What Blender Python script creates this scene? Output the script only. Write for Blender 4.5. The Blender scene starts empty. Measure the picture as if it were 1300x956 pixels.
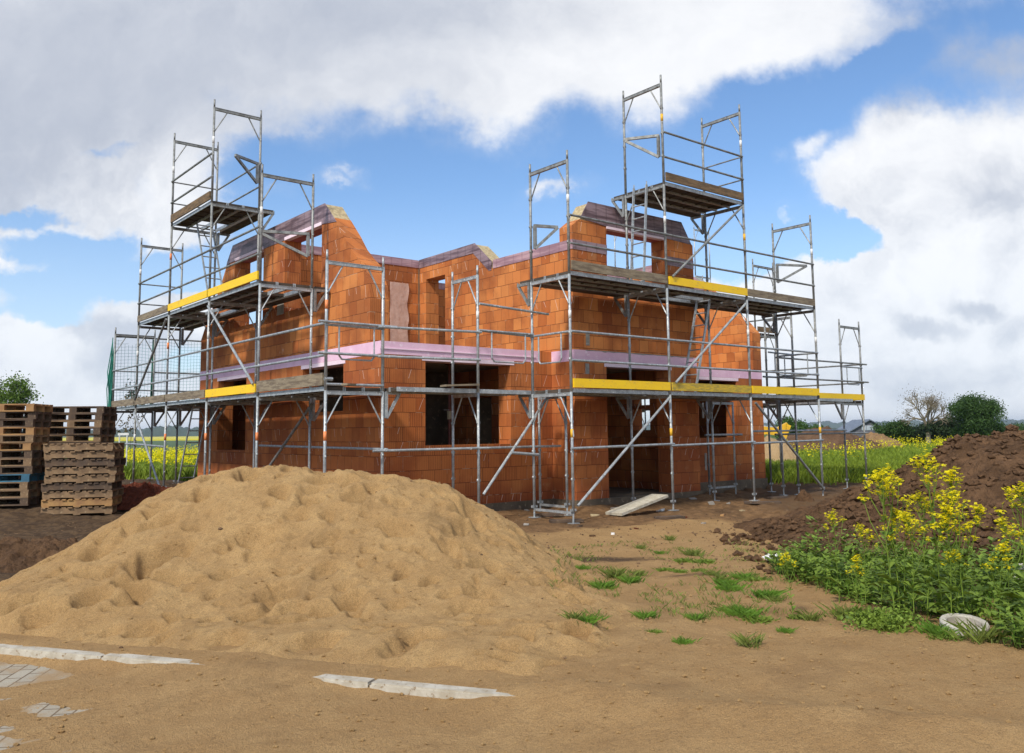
import bpy, math, random
import numpy as np
from mathutils import Vector, Matrix
from mathutils.geometry import tessellate_polygon
random.seed(7); rng = np.random.RandomState(7)
scene = bpy.context.scene
C = scene.collection
R_ = math.radians

# ------------------------------------------------------------------ camera
F_PX, PITCH, ROLL, YAW = 1089.9, 0.10424, -0.01043, 0.88923
CAM = Vector((-9.8138, -10.5393, 1.3461))
fw = Vector((math.cos(YAW)*math.cos(PITCH), math.sin(YAW)*math.cos(PITCH), math.sin(PITCH)))
r0 = Vector((math.sin(YAW), -math.cos(YAW), 0)); u0 = r0.cross(fw)
rt = r0*math.cos(ROLL)+u0*math.sin(ROLL); up = -r0*math.sin(ROLL)+u0*math.cos(ROLL)
fh = Vector((math.cos(YAW), math.sin(YAW), 0))
def at(px, py, depth):            # world point seen at a photo pixel, at a horizontal distance
    d = fw + rt*((px-650)/F_PX) - up*((py-434)/F_PX)
    return CAM + d*(depth/(d.dot(fh)))
def onz(px, py, z):
    d = fw + rt*((px-650)/F_PX) - up*((py-434)/F_PX)
    return CAM + d*((z-CAM.z)/d.z)
def onx(px, py, x):
    d = fw + rt*((px-650)/F_PX) - up*((py-434)/F_PX)
    return CAM + d*((x-CAM.x)/d.x)
def ony(px, py, y):
    d = fw + rt*((px-650)/F_PX) - up*((py-434)/F_PX)
    return CAM + d*((y-CAM.y)/d.y)
cam = bpy.data.objects.new('camera', bpy.data.cameras.new('camera'))
C.objects.link(cam); scene.camera = cam
cam.matrix_world = Matrix(((rt.x, up.x, -fw.x, CAM.x), (rt.y, up.y, -fw.y, CAM.y), (rt.z, up.z, -fw.z, CAM.z), (0, 0, 0, 1)))
cam.data.sensor_width = 36; cam.data.lens = F_PX/1300*36
cam.data.shift_y = -44/1300; cam.data.clip_end = 20000; cam.data.clip_start = .05

# ------------------------------------------------------------------ numpy noise
def vnoise(x, y, seed=0):
    xi = np.floor(x).astype(np.int64); yi = np.floor(y).astype(np.int64)
    xf = x-xi; yf = y-yi
    def h(a, b):
        n = (a*374761393 + b*668265263 + seed*1442695041) & 0xFFFFFFFF
        n = ((n ^ (n >> 13))*1274126177) & 0xFFFFFFFF
        n = n ^ (n >> 16)
        return (n & 0xFFFF)/65535.0
    sx = xf*xf*xf*(xf*(xf*6-15)+10); sy = yf*yf*yf*(yf*(yf*6-15)+10)
    return (h(xi, yi)*(1-sx)+h(xi+1, yi)*sx)*(1-sy)+(h(xi, yi+1)*(1-sx)+h(xi+1, yi+1)*sx)*sy
def fbm(x, y, f=1., o=4, seed=0, g=.5):
    a = 1.; t = 0.; s = 0.
    for k in range(o):
        c, sn = math.cos(k*1.1), math.sin(k*1.1)
        s = s + a*(vnoise((x*c-y*sn)*f+17.3*k, (x*sn+y*c)*f-9.1*k, seed+k)*2-1); t += a; a *= g; f *= 2.03
    return s/t
def sstep(a, b, x):
    t = np.clip((x-a)/(b-a), 0, 1); return t*t*(3-2*t)

# ------------------------------------------------------------------ materials
def new_mat(name):
    m = bpy.data.materials.new(name); m.use_nodes = True
    nt = m.node_tree; nt.nodes.clear()
    out = nt.nodes.new('ShaderNodeOutputMaterial'); b = nt.nodes.new('ShaderNodeBsdfPrincipled')
    nt.links.new(b.outputs[0], out.inputs[0]); return m, nt, b
class N:
    def __init__(s, nt): s.nt = nt
    def n(s, t, **k):
        nd = s.nt.nodes.new(t)
        for a, v in k.items(): setattr(nd, a, v)
        return nd
    def put(s, inp, v):
        if hasattr(v, 'links'): s.nt.links.new(v, inp)
        elif v is not None: inp.default_value = v
    def m(s, op, a, b=None, c=None, clamp=False):
        nd = s.n('ShaderNodeMath', operation=op); nd.use_clamp = clamp
        s.put(nd.inputs[0], a)
        if b is not None: s.put(nd.inputs[1], b)
        if c is not None: s.put(nd.inputs[2], c)
        return nd.outputs[0]
    def v(s, op, a, b=None, scale=None):
        nd = s.n('ShaderNodeVectorMath', operation=op); s.put(nd.inputs[0], a)
        if b is not None: s.put(nd.inputs[1], b)
        if scale is not None: s.put(nd.inputs['Scale'], scale)
        return nd.outputs['Value'] if op in ('LENGTH', 'DOT_PRODUCT') else nd.outputs[0]
    def mix(s, f, a, b, mode='MIX'):
        nd = s.n('ShaderNodeMix', data_type='RGBA', blend_type=mode)
        s.put(nd.inputs[0], f)
        for i, x in ((6, a), (7, b)):
            if isinstance(x, (tuple, list)): x = (*x[:3], 1)
            s.put(nd.inputs[i], x)
        return nd.outputs[2]
    def noise(s, vec, scale, detail=4, rough=.55, out=0, dist=0.):
        nd = s.n('ShaderNodeTexNoise'); s.put(nd.inputs['Vector'], vec)
        nd.inputs['Scale'].default_value = scale; nd.inputs['Detail'].default_value = detail
        nd.inputs['Roughness'].default_value = rough; nd.inputs['Distortion'].default_value = dist
        return nd.outputs[out]
    def ramp(s, x, a, b, lo=0., hi=1., smooth=True):
        nd = s.n('ShaderNodeMapRange', interpolation_type='SMOOTHSTEP' if smooth else 'LINEAR')
        s.put(nd.inputs[0], x)
        for i, v in enumerate((a, b, lo, hi)): nd.inputs[i+1].default_value = v
        return nd.outputs[0]
    def obj(s): return s.n('ShaderNodeTexCoord').outputs['Object']
    def bump(s, b, h, strength=.4, dist=.01):
        nd = s.n('ShaderNodeBump'); nd.inputs['Strength'].default_value = strength
        nd.inputs['Distance'].default_value = dist; s.put(nd.inputs['Height'], h)
        s.nt.links.new(nd.outputs[0], b.inputs['Normal'])
def col(b, x, nt):
    if isinstance(x, (tuple, list)): b.inputs['Base Color'].default_value = (*x[:3], 1)
    else: nt.links.new(x, b.inputs['Base Color'])
def simple(name, c1, c2, scale=6, rough=.7, metal=0., bump=.3, bscale=40, dist=.004, stretch=None, th=(.35, .65), c3=None):
    m, nt, b = new_mat(name); n = N(nt); o = n.obj()
    if stretch:
        o = n.v('MULTIPLY', o, stretch)
    f = n.ramp(n.noise(o, scale, 5, .6), th[0], th[1])
    c = n.mix(f, c1, c2)
    if c3: c = n.mix(n.ramp(n.noise(o, scale*3.3, 4, .7), .56, .68), c, c3)
    col(b, c, nt)
    b.inputs['Roughness'].default_value = rough; b.inputs['Metallic'].default_value = metal
    if bump: n.bump(b, n.noise(o, bscale, 4, .6), bump, dist)
    return m
M = {}
M['steel'] = simple('galvanised_steel', (.43, .46, .47), (.28, .30, .31), 9, .45, .35, .15, 60, .002, c3=(.70, .71, .69))
M['steel_old'] = simple('weathered_steel', (.30, .31, .30), (.17, .17, .16), 9, .55, .35, .15, 60, .002, c3=(.44, .43, .40))
M['band_white'] = simple('white_marking', (.75, .75, .72), (.6, .6, .58), 30, .6, 0, 0)
M['band_orange'] = simple('orange_marking', (.85, .22, .05), (.7, .28, .12), 40, .6, 0, 0)
M['band_yellow'] = simple('yellow_marking', (.85, .5, .03), (.75, .4, .03), 40, .6, 0, 0)
M['deck_wood'] = simple('deck_timber', (.085, .062, .043), (.045, .035, .027), 5, .85, 0, .4, 30, .004, (1, 1, 6))
M['board_grey'] = simple('weathered_board', (.27, .215, .14), (.14, .105, .07), 3, .85, 0, .5, 20, .004, (1, 1, 7), c3=(.34, .29, .21))
M['board_brown'] = simple('brown_board', (.20, .125, .06), (.10, .065, .035), 4, .85, 0, .5, 20, .004, (1, 1, 5), c3=(.30, .2, .1))
M['board_yellow'] = simple('yellow_board', (.92, .60, .006), (.88, .55, .008), 3, .55, 0, .15, 40, .002, (1, 1, 3), c3=(.62, .42, .06))
M['board_yellow_worn'] = simple('worn_yellow_board', (.62, .42, .03), (.38, .28, .05), 9, .7, 0, .3, 40, .003, (1, 1, 6), th=(.4, .6))
M['pink'] = simple('pink_foam_board', (.82, .55, .68), (.74, .46, .60), 2.2, .75, 0, .15, 60, .002, c3=(.86, .66, .76))
M['pink_light'] = simple('pale_pink_foam_board', (.88, .72, .79), (.82, .64, .72), 3, .7, 0, .15, 60, .002)
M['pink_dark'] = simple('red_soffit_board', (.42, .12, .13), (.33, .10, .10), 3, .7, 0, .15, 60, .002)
M['blockcut'] = simple('cut_block_face', (.52, .42, .24), (.36, .28, .16), 14, .95, 0, .8, 45, .01, th=(.4, .6))
M['concrete'] = simple('concrete', (.34, .31, .27), (.24, .22, .19), 4, .9, 0, .4, 50, .004, c3=(.42, .39, .34))
M['concrete_dark'] = simple('damp_concrete_and_shade', (.155, .115, .075), (.10, .075, .05), 3, .9, 0, .6, 30, .012, c3=(.27, .20, .13))  # damp tone for the base slab; also paints room shade on inner partitions
M['ring'] = simple('pale_concrete_ring', (.50, .47, .41), (.36, .33, .27), 6, .9, 0, .5, 60, .004, c3=(.3, .26, .2))
M['pallet_wood'] = simple('pallet_wood', (.27, .17, .09), (.16, .10, .055), 4, .9, 0, .5, 24, .004, c3=(.36, .26, .15))
M['pallet_dark'] = simple('dark_pallet_wood', (.12, .075, .045), (.075, .05, .035), 4, .9, 0, .5, 24, .004, c3=(.2, .14, .08))
M['pallet_warm'] = simple('fresh_pallet_wood', (.42, .24, .09), (.27, .14, .06), 4, .85, 0, .5, 24, .004)
M['pallet_blue'] = simple('blue_pallet_paint', (.03, .16, .24), (.03, .10, .16), 5, .7, 0, .4, 24, .004)
M['plank'] = simple('mortar_stained_plank', (.56, .52, .42), (.44, .39, .29), 10, .9, 0, .6, 30, .005, c3=(.24, .19, .12))
M['white_plastic'] = simple('white_plastic_film', (.78, .77, .74), (.62, .6, .56), 10, .4, 0, .5, 20, .02)
M['rust'] = simple('rusty_prop_steel', (.18, .045, .03), (.10, .03, .02), 12, .6, .2, .2, 50, .002)
M['tag'] = simple('pale_collar', (.45, .38, .25), (.3, .25, .16), 12, .7, 0, 0)
M['paint_white'] = simple('white_painted_steel', (.75, .75, .73), (.6, .6, .57), 10, .5, 0, 0)
M['exc_yellow'] = simple('yellow_machine_paint', (.80, .46, .02), (.70, .38, .02), 3, .45, 0, 0)
M['exc_dark'] = simple('black_rubber_track', (.03, .03, .03), (.05, .045, .04), 8, .8, 0, .3, 30)
M['glass'] = simple('dark_cab_glass', (.04, .05, .06), (.05, .06, .07), 3, .1, 0, 0)
M['roof_blue'] = simple('blue_grey_roof', (.16, .19, .24), (.12, .14, .18), 2, .6, 0, 0)
M['barn_wall'] = simple('dark_grey_cladding', (.11, .11, .13), (.085, .085, .1), 2, .8, 0, 0)
M['barn_panel'] = simple('pale_gable_panel', (.38, .42, .47), (.32, .36, .4), 2, .6, 0, 0)
M['bark'] = simple('bark', (.12, .09, .065), (.06, .045, .035), 5, .95, 0, .6, 30, .02)
M['bark_pale'] = simple('pale_twigs', (.30, .25, .17), (.2, .165, .12), 2, .95, 0, 0)
M['net'] = simple('green_safety_net', (.02, .22, .15), (.015, .15, .11), 4, .6, 0, 0)
M['net_thin'] = simple('bluish_net_cord', (.10, .36, .34), (.08, .28, .28), 4, .6, 0, 0)
def leafm(name, c1, c2, sc=3., trans=.25):
    m, nt, b = new_mat(name); n = N(nt)
    f = n.ramp(n.noise(n.obj(), sc, 3, .6), .35, .65)
    c = n.mix(f, c1, c2); rnd = n.n('ShaderNodeNewGeometry').outputs['Random Per Island']
    c = n.mix(n.m('MULTIPLY', rnd, .55), c, tuple(min(1, x*1.9+.01) for x in c1))
    col(b, c, nt); b.inputs['Roughness'].default_value = .6
    b.inputs['Specular IOR Level'].default_value = .25
    tr = n.n('ShaderNodeBsdfTranslucent'); nt.links.new(c, tr.inputs[0])
    mx = n.n('ShaderNodeMixShader'); mx.inputs[0].default_value = trans
    nt.links.new(b.outputs[0], mx.inputs[1]); nt.links.new(tr.outputs[0], mx.inputs[2])
    nt.links.new(mx.outputs[0], [x for x in nt.nodes if x.type == 'OUTPUT_MATERIAL'][0].inputs[0])
    return m
M['leaf'] = leafm('leaf_mid_green', (.055, .115, .018), (.035, .075, .014))
M['leaf_dark'] = leafm('leaf_dark_green', (.045, .09, .018), (.028, .058, .013), 1.2)
M['leaf_far'] = leafm('leaf_hedge', (.032, .055, .020), (.022, .036, .015), .4)
M['leaf_light'] = leafm('leaf_spring_green', (.11, .17, .025), (.07, .125, .02), 1.5)
M['weed'] = leafm('weed_leaf', (.16, .23, .03), (.085, .15, .022), 6)
M['grass'] = leafm('grass_blade', (.11, .21, .022), (.075, .15, .018), 2)
M['field'] = leafm('field_grass_blade', (.20, .26, .022), (.12, .19, .018), .5)
M['petal'] = leafm('rape_petal', (.95, .80, .012), (.92, .72, .01), 20, .45)
M['twig_brown'] = leafm('young_brown_leaf', (.09, .07, .03), (.07, .05, .02), 3)

def brick_mat():
    m, nt, b = new_mat('hollow_clay_block'); n = N(nt)
    o = n.obj(); sp = n.n('ShaderNodeSeparateXYZ'); nt.links.new(o, sp.inputs[0])
    u = n.m('ADD', sp.outputs[0], sp.outputs[1]); z = sp.outputs[2]
    H, W = .249, .262
    zr = n.m('DIVIDE', n.m('ADD', z, 10*H-.05), H); row = n.m('FLOOR', zr); fv = n.m('SUBTRACT', zr, row)
    ur = n.m('ADD', n.m('DIVIDE', n.m('ADD', u, 50*W), W), n.m('MULTIPLY', n.m('MODULO', row, 2.), .47))
    cl = n.m('FLOOR', ur); fu = n.m('SUBTRACT', ur, cl)
    cv = n.n('ShaderNodeCombineXYZ'); nt.links.new(cl, cv.inputs[0]); nt.links.new(row, cv.inputs[1])
    wn = n.n('ShaderNodeTexWhiteNoise', noise_dimensions='3D'); nt.links.new(cv.outputs[0], wn.inputs[0])
    r1 = wn.outputs[0]
    ws = n.n('ShaderNodeSeparateColor'); nt.links.new(wn.outputs[1], ws.inputs[0]); r2, r3 = ws.outputs[0], ws.outputs[1]
    base = n.mix(r1, (.65, .215, .058), (.75, .295, .088))
    base = n.mix(n.ramp(r2, .84, .98), base, (.56, .17, .045))
    # damp and soot marks: low frequency, partly following whole blocks
    low = n.noise(o, .55, 3, .6)
    mid = n.noise(o, 2.6, 4, .65)
    dmp = n.ramp(n.m('ADD', n.m('ADD', n.m('MULTIPLY', low, 1.0), n.m('MULTIPLY', r3, .10)), n.m('MULTIPLY', mid, .30)), .60, .82)
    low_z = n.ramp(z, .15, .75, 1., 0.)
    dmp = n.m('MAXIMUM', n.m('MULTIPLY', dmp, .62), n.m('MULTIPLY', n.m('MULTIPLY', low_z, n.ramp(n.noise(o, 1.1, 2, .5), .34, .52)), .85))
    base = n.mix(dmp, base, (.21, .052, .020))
    base = n.mix(n.ramp(z, 2.72, 2.80, .28, 0.), base, (.34, .070, .026))  # whole ground storey mixed darker and redder up to the floor slab
    base = n.mix(n.ramp(mid, .60, .78, 0., .35), base, (.62, .36, .17))
    base = n.mix(n.ramp(n.noise(o, 1.7, 5, .7), .68, .74, 0., .55), base, (.66, .52, .40))
    # vertical ribs
    rib = n.m('SINE', n.m('MULTIPLY', fu, 2*math.pi*7))
    ribm = n.ramp(r3, .35, .85, .35, 1.)
    ribd = n.m('MULTIPLY', n.ramp(rib, -.9, -.2, 1., 0.), n.m('MULTIPLY', ribm, .8))
    base = n.mix(ribd, base, (.17, .04, .015))
    # joints
    ed = n.m('MINIMUM', fv, n.m('SUBTRACT', 1., fv)); eu = n.m('MINIMUM', fu, n.m('SUBTRACT', 1., fu))
    jn = n.m('MAXIMUM', n.ramp(ed, .012, .03, 1., 0.), n.ramp(eu, .006, .02, 1., 0.))
    jc = n.mix(n.ramp(n.noise(o, 5, 3, .5), .55, .65), (.10, .030, .014), (.42, .30, .2))
    base = n.mix(n.m('MULTIPLY', jn, .8), base, jc)
    # pale slanted drip lines of thin-bed mortar
    cen_ = n.m('ADD', .30, n.m('MULTIPLY', r3, .3)); sl = n.m('MULTIPLY', n.m('SUBTRACT', fv, .5), n.m('MULTIPLY', n.m('SUBTRACT', r1, .40), .75))
    l1 = n.m('ABSOLUTE', n.m('SUBTRACT', fu, n.m('ADD', cen_, sl))); l2 = n.m('ABSOLUTE', n.m('SUBTRACT', fu, n.m('ADD', n.m('ADD', cen_, .22), n.m('MULTIPLY', sl, -.7))))
    lm = n.m('LESS_THAN', l1, .017)
    lm = n.m('MULTIPLY', lm, n.m('MULTIPLY', n.m('GREATER_THAN', fv, n.m('ADD', .08, n.m('MULTIPLY', r3, .5))), n.m('LESS_THAN', fv, .98)))
    rn = n.n('ShaderNodeTexWhiteNoise', noise_dimensions='1D'); nt.links.new(row, rn.inputs['W'])
    lm = n.m('MULTIPLY', lm, n.m('MULTIPLY', n.m('GREATER_THAN', rn.outputs[0], .45), n.m('GREATER_THAN', r2, .52)))
    base = n.mix(n.m('MULTIPLY', lm, .8), base, (.80, .64, .54))
    base = n.mix(n.m('MULTIPLY', n.noise(o, 60, 3, .7), .25), base, (.28, .08, .03))
    hs = n.n('ShaderNodeHueSaturation'); hs.inputs['Saturation'].default_value = 1.0; hs.inputs['Value'].default_value = 1.0
    nt.links.new(base, hs.inputs['Color']); col(b, hs.outputs[0], nt)
    b.inputs['Roughness'].default_value = .85; b.inputs['Specular IOR Level'].default_value = .2
    h = n.m('SUBTRACT', n.m('ADD', n.m('MULTIPLY', rib, .12), n.m('MULTIPLY', n.noise(o, 50, 3, .6), .35)), jn)
    n.bump(b, h, .6, .008)
    return m
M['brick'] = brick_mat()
def foil_mat(name, c1, c2, dark):
    m, nt, b = new_mat(name); n = N(nt); o = n.obj()
    sp = n.n('ShaderNodeSeparateXYZ'); nt.links.new(o, sp.inputs[0])
    u = n.m('ADD', sp.outputs[0], sp.outputs[1])
    cv = n.n('ShaderNodeCombineXYZ'); nt.links.new(n.m('MULTIPLY', u, .9), cv.inputs[0]); nt.links.new(n.m('MULTIPLY', sp.outputs[2], 9.), cv.inputs[1])
    c = n.mix(n.ramp(n.noise(cv.outputs[0], 1.0, 4, .65), .38, .6), c1, c2)
    lines = n.m('GREATER_THAN', n.m('SINE', n.m('MULTIPLY', u, 22.)), .93)
    c = n.mix(n.m('MULTIPLY', lines, .35), c, dark)
    col(b, c, nt); b.inputs['Roughness'].default_value = .38
    n.bump(b, n.noise(cv.outputs[0], 6, 4, .6), .5, .012); return m
M['foil'] = foil_mat('purple_grey_film', (.11, .065, .075), (.30, .21, .23), (.05, .03, .035))
M['foil_pink'] = foil_mat('pinkish_film', (.50, .32, .34), (.30, .17, .20), (.2, .1, .12))

# ------------------------------------------------------------------ mesh builder
class MB:
    def __init__(s): s.v = []; s.f = []
    def add(s, vs, fs):
        k = len(s.v); s.v += [tuple(v) for v in vs]; s.f += [tuple(i+k for i in f) for f in fs]; return s
    def box(s, x0, x1, y0, y1, z0, z1, mat=None):
        vs = [Vector(p) for p in ((x0, y0, z0), (x1, y0, z0), (x1, y1, z0), (x0, y1, z0), (x0, y0, z1), (x1, y0, z1), (x1, y1, z1), (x0, y1, z1))]
        if mat is not None: vs = [mat @ v for v in vs]
        return s.add(vs, ((0, 3, 2, 1), (4, 5, 6, 7), (0, 1, 5, 4), (1, 2, 6, 5), (2, 3, 7, 6), (3, 0, 4, 7)))
    def tube(s, p0, p1, r=.024, n=8, r1=None, caps=True):
        p0 = Vector(p0); p1 = Vector(p1); d = p1-p0
        if d.length < 1e-6: return s
        q = d.to_track_quat('Z', 'Y'); r1 = r if r1 is None else r1
        vs = []
        for p, rr in ((p0, r), (p1, r1)):
            for k in range(n):
                a = 2*math.pi*k/n; vs.append(p+q @ Vector((math.cos(a)*rr, math.sin(a)*rr, 0)))
        fs = [(k, (k+1) % n, n+(k+1) % n, n+k) for k in range(n)]
        if caps: fs += [tuple(range(n-1, -1, -1)), tuple(range(n, 2*n))]
        return s.add(vs, fs)
    def bar(s, p0, p1, w, h):       # rectangular bar; h is across, measured as vertical as possible
        p0 = Vector(p0); p1 = Vector(p1); d = (p1-p0).normalized()
        a = d.cross(Vector((0, 0, 1)))
        a = a.normalized() if a.length > .02 else Vector((1, 0, 0))
        b = a.cross(d)
        vs = [p+a*(i*w/2)+b*(j*h/2) for p in (p0, p1) for i, j in ((-1, -1), (1, -1), (1, 1), (-1, 1))]
        return s.add(vs, ((0, 3, 2, 1), (4, 5, 6, 7), (0, 1, 5, 4), (1, 2, 6, 5), (2, 3, 7, 6), (3, 0, 4, 7)))
    def prism(s, axis, a0, a1, outer, holes=()):   # polygon in (u,z), extruded along x or y
        def P(u, z, a): return (a, u, z) if axis == 'x' else (u, a, z)
        loops = [list(outer)]+[list(h) for h in holes]
        tris = tessellate_polygon([[Vector((u, z, 0)) for u, z in l] for l in loops])
        flat = [p for l in loops for p in l]; n = len(flat); k = len(s.v)
        s.v += [P(u, z, a0) for u, z in flat]+[P(u, z, a1) for u, z in flat]
        for t in tris:
            s.f.append(tuple(k+i for i in t)); s.f.append(tuple(k+n+i for i in reversed(t)))
        b = 0
        for l in loops:
            m = len(l)
            for i in range(m):
                j = (i+1) % m; s.f.append((k+b+i, k+b+j, k+n+b+j, k+n+b+i))
            b += m
        return s
    def build(s, name, mat, parent=None, smooth=False, fix=False, origin=None):
        o0 = Vector((0, 0, 0)) if parent is None else parent.matrix_world_loc
        if parent is None and origin is None and s.v:
            n_ = len(s.v); origin = (sum(v[0] for v in s.v)/n_, sum(v[1] for v in s.v)/n_, min(v[2] for v in s.v))
        if origin is not None and parent is None: o0 = Vector(origin)
        me = bpy.data.meshes.new(name)
        me.from_pydata([(v[0]-o0[0], v[1]-o0[1], v[2]-o0[2]) for v in s.v], [], s.f)
        if fix:
            import bmesh
            bm = bmesh.new(); bm.from_mesh(me); bmesh.ops.recalc_face_normals(bm, faces=bm.faces); bm.to_mesh(me); bm.free()
        if smooth: me.polygons.foreach_set('use_smooth', [True]*len(me.polygons))
        me.materials.append(M[mat] if isinstance(mat, str) else mat)
        o = bpy.data.objects.new(name, me); C.objects.link(o)
        if parent is not None: o.parent = parent.o if isinstance(parent, Th) else parent.obj
        elif origin is not None: o.location = origin
        return Pt(o, o0)
class Pt:      # a built part; children of it keep the same origin
    def __init__(s, o, loc): s.obj = o; s.o = o; s.matrix_world_loc = loc
class Th:      # a thing: an Empty at its base
    def __init__(s, name, label, cat, loc, group=None):
        s.o = bpy.data.objects.new(name, None); s.o.empty_display_size = .3; C.objects.link(s.o)
        s.o.location = loc; s.matrix_world_loc = Vector(loc); s.obj = s.o
        s.o['label'] = label; s.o['category'] = cat
        if group: s.o['group'] = group
def tag(p, label, cat, group=None, kind=None):
    o = p.o if hasattr(p, 'o') else p
    if label: o['label'] = label
    if cat: o['category'] = cat
    if group: o['group'] = group
    if kind: o['kind'] = kind
    return p
def np_mesh(name, V, Fq, mat, origin=(0, 0, 0), smooth=True, tri=False):
    me = bpy.data.meshes.new(name); k = Fq.shape[1]
    me.vertices.add(len(V)); me.vertices.foreach_set('co', (V-np.array(origin)).astype(np.float32).ravel())
    me.loops.add(Fq.size); me.loops.foreach_set('vertex_index', Fq.astype(np.int32).ravel())
    me.polygons.add(len(Fq)); me.polygons.foreach_set('loop_start', np.arange(0, Fq.size, k, dtype=np.int32))
    me.polygons.foreach_set('loop_total', np.full(len(Fq), k, dtype=np.int32))
    if smooth: me.polygons.foreach_set('use_smooth', np.ones(len(Fq), bool))
    me.update(calc_edges=True); me.materials.append(M[mat] if isinstance(mat, str) else mat)
    o = bpy.data.objects.new(name, me); C.objects.link(o); o.location = origin
    return o
def copy_thing(root, loc, rotz=0., label=None, scale=1.):
    r = root.copy(); C.objects.link(r); r.location = loc; r.rotation_euler = (0, 0, rotz); r.scale = (scale,)*3
    if label: r['label'] = label
    for ch in root.children:
        c = ch.copy(); C.objects.link(c); c.parent = r
        for g in ch.children:
            d = g.copy(); C.objects.link(d); d.parent = c
    return r

# ------------------------------------------------------------------ ground heights
KP, KD = np.array((-8.69, -3.33)), np.array((1.54, -2.45))/math.hypot(1.54, 2.45)   # kerb line
KN = np.array((KD[1], -KD[0]))           # towards the road (camera side)
if (np.array((CAM.x, CAM.y))-KP) @ KN < 0: KN = -KN
def st(X, Y):
    dx = X-CAM.x; dy = Y-CAM.y
    return dx*r0.x+dy*r0.y, dx*fh.x+dy*fh.y
def gz(X, Y, detail=True):
    X = np.asarray(X, float); Y = np.asarray(Y, float)
    s, t = st(X, Y)
    z = -.14 + 0*X
    z = z + .30*sstep(6, 12, Y-.15*X)*sstep(2, -4, X)          # left rear is a little higher
    z = z + .05*fbm(X, Y, .35, 3, 3)
    near = sstep(40, 20, t)
    rough = np.clip(sstep(-1.5, .8, Y)*sstep(9, 2, s-.25*t)*.25 + sstep(1.5, 3.0, s-.12*t)*sstep(7., 9, t)*1.0 + .18 + sstep(-3, -5, s)*.7*sstep(8, 10, t), 0, 1)
    inside = sstep(-.3, .3, X+2.2)*sstep(-.3, .3, 10.3-X)*sstep(-.3, .3, Y-2)*sstep(-.3, .3, 11-Y)
    z = z*(1-.0*inside) - .12*inside
    if detail:
        z = z + near*rough*.11*fbm(X, Y, 1.6, 5, 11, .62) + near*.025*fbm(X, Y, 3.1, 4, 5, .6)
        rut = np.exp(-((Y+1.9-.12*X+.2*np.sin(X*.9))/.35)**2)*sstep(-4, -1, X)
        z = z - .05*rut*near
    far = sstep(70, 150, t); z = z - 3.2*far
    hd = np.minimum(np.minimum(np.hypot(np.maximum(np.maximum(-2.45-X, X-1.4), 0), np.maximum(np.maximum(2.06-Y, Y-10.8), 0)), np.hypot(np.maximum(np.maximum(1.4-X, X-5.03), 0), np.maximum(np.maximum(1.4-Y, Y-10.8), 0))), np.hypot(np.maximum(np.maximum(5.03-X, X-10), 0), np.maximum(np.maximum(3.2-Y, Y-10.8), 0)))
    z = z + sstep(.6, .05, hd)*(hd > .0)*(.07+.05*fbm(X, Y, 1.3, 3, 71))
    w = (X-KP[0])*KN[0]+(Y-KP[1])*KN[1]; al = (X-KP[0])*KD[0]+(Y-KP[1])*KD[1]
    w = w + .05*fbm(X, Y, 5, 4, 33, .65)
    road = sstep(-.05, .25, w)
    drift = .030*fbm(X, Y, 1.1, 3, 21) + .012*fbm(X, Y, 7, 4, 22, .65) + .022*sstep(1.2, 2.2, al) + .045*np.exp(-((al-2.0)/.75)**2)*np.exp(-(w/.8)**2)*2.0 + .105*sstep(3.9, 5.6, al)*sstep(1.4, .3, w) + .03*sstep(4, 6, al)
    z = z*(1-road)+road*(-.205+drift)
    z = z + .085*np.exp(-((w-.05)/.30)**2)*sstep(3.4, 4.3, al)
    z = z + (1-road)*.03*np.exp(-(w/.5)**2)*np.exp(-((al-2.)/.9)**2)
    return z
def g1(x, y, detail=True): return float(gz(np.array([x]), np.array([y]), detail)[0])

def axis(lo, hi, d, out_lo, out_hi, gr=1.16):
    a = list(np.arange(lo, hi+1e-6, d)); step = d; x = hi
    while x < out_hi: step *= gr; x += step; a.append(x)
    step = d; x = lo; pre = []
    while x > out_lo: step *= gr; x -= step; pre.append(x)
    return np.array(pre[::-1]+a)
S = axis(-9.5, 12, .05, -5000, 5000); T = axis(3.2, 19, .05, -30, 5500)
SS, TT = np.meshgrid(S, T)
GX = CAM.x+SS*r0.x+TT*fh.x; GY = CAM.y+SS*r0.y+TT*fh.y
GZ = gz(GX, GY)
V = np.stack([GX.ravel(), GY.ravel(), GZ.ravel()], 1)
ns_, nt_ = len(S), len(T)
idx = np.arange(ns_*nt_).reshape(nt_, ns_)
Fq = np.stack([idx[:-1, :-1].ravel(), idx[:-1, 1:].ravel(), idx[1:, 1:].ravel(), idx[1:, :-1].ravel()], 1)
def sand_colour(n, o, c1=(.57, .345, .142), c2=(.69, .44, .192), c3=(.34, .205, .088)):
    n2 = n.noise(o, 3.0, 6, .7); n3 = n.noise(o, 170, 3, .75)
    c = n.mix(n.ramp(n2, .35, .68), c1, c2)
    c = n.mix(n.ramp(n.noise(o, 14, 5, .7), .50, .72, 0., .5), c, c3)
    c = n.mix(n.ramp(n.noise(o, 1.6, 6, .72, 0, .6), .54, .66, 0., .40), c, c3)
    c = n.mix(n.ramp(n3, .42, .66, 0., .55), c, (.20, .12, .055))
    c = n.mix(n.ramp(n.noise(o, 75, 3, .75), .50, .68, 0., .4), c, (.22, .13, .06))
    c = n.mix(n.ramp(n.noise(o, 260, 2, .6), .60, .70, 0., .55), c, (.70, .56, .38))
    h = n.m('ADD', n.m('MULTIPLY', n.noise(o, 24, 4, .7), 1.0), n.m('MULTIPLY', n3, .9))
    return c, h
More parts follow.
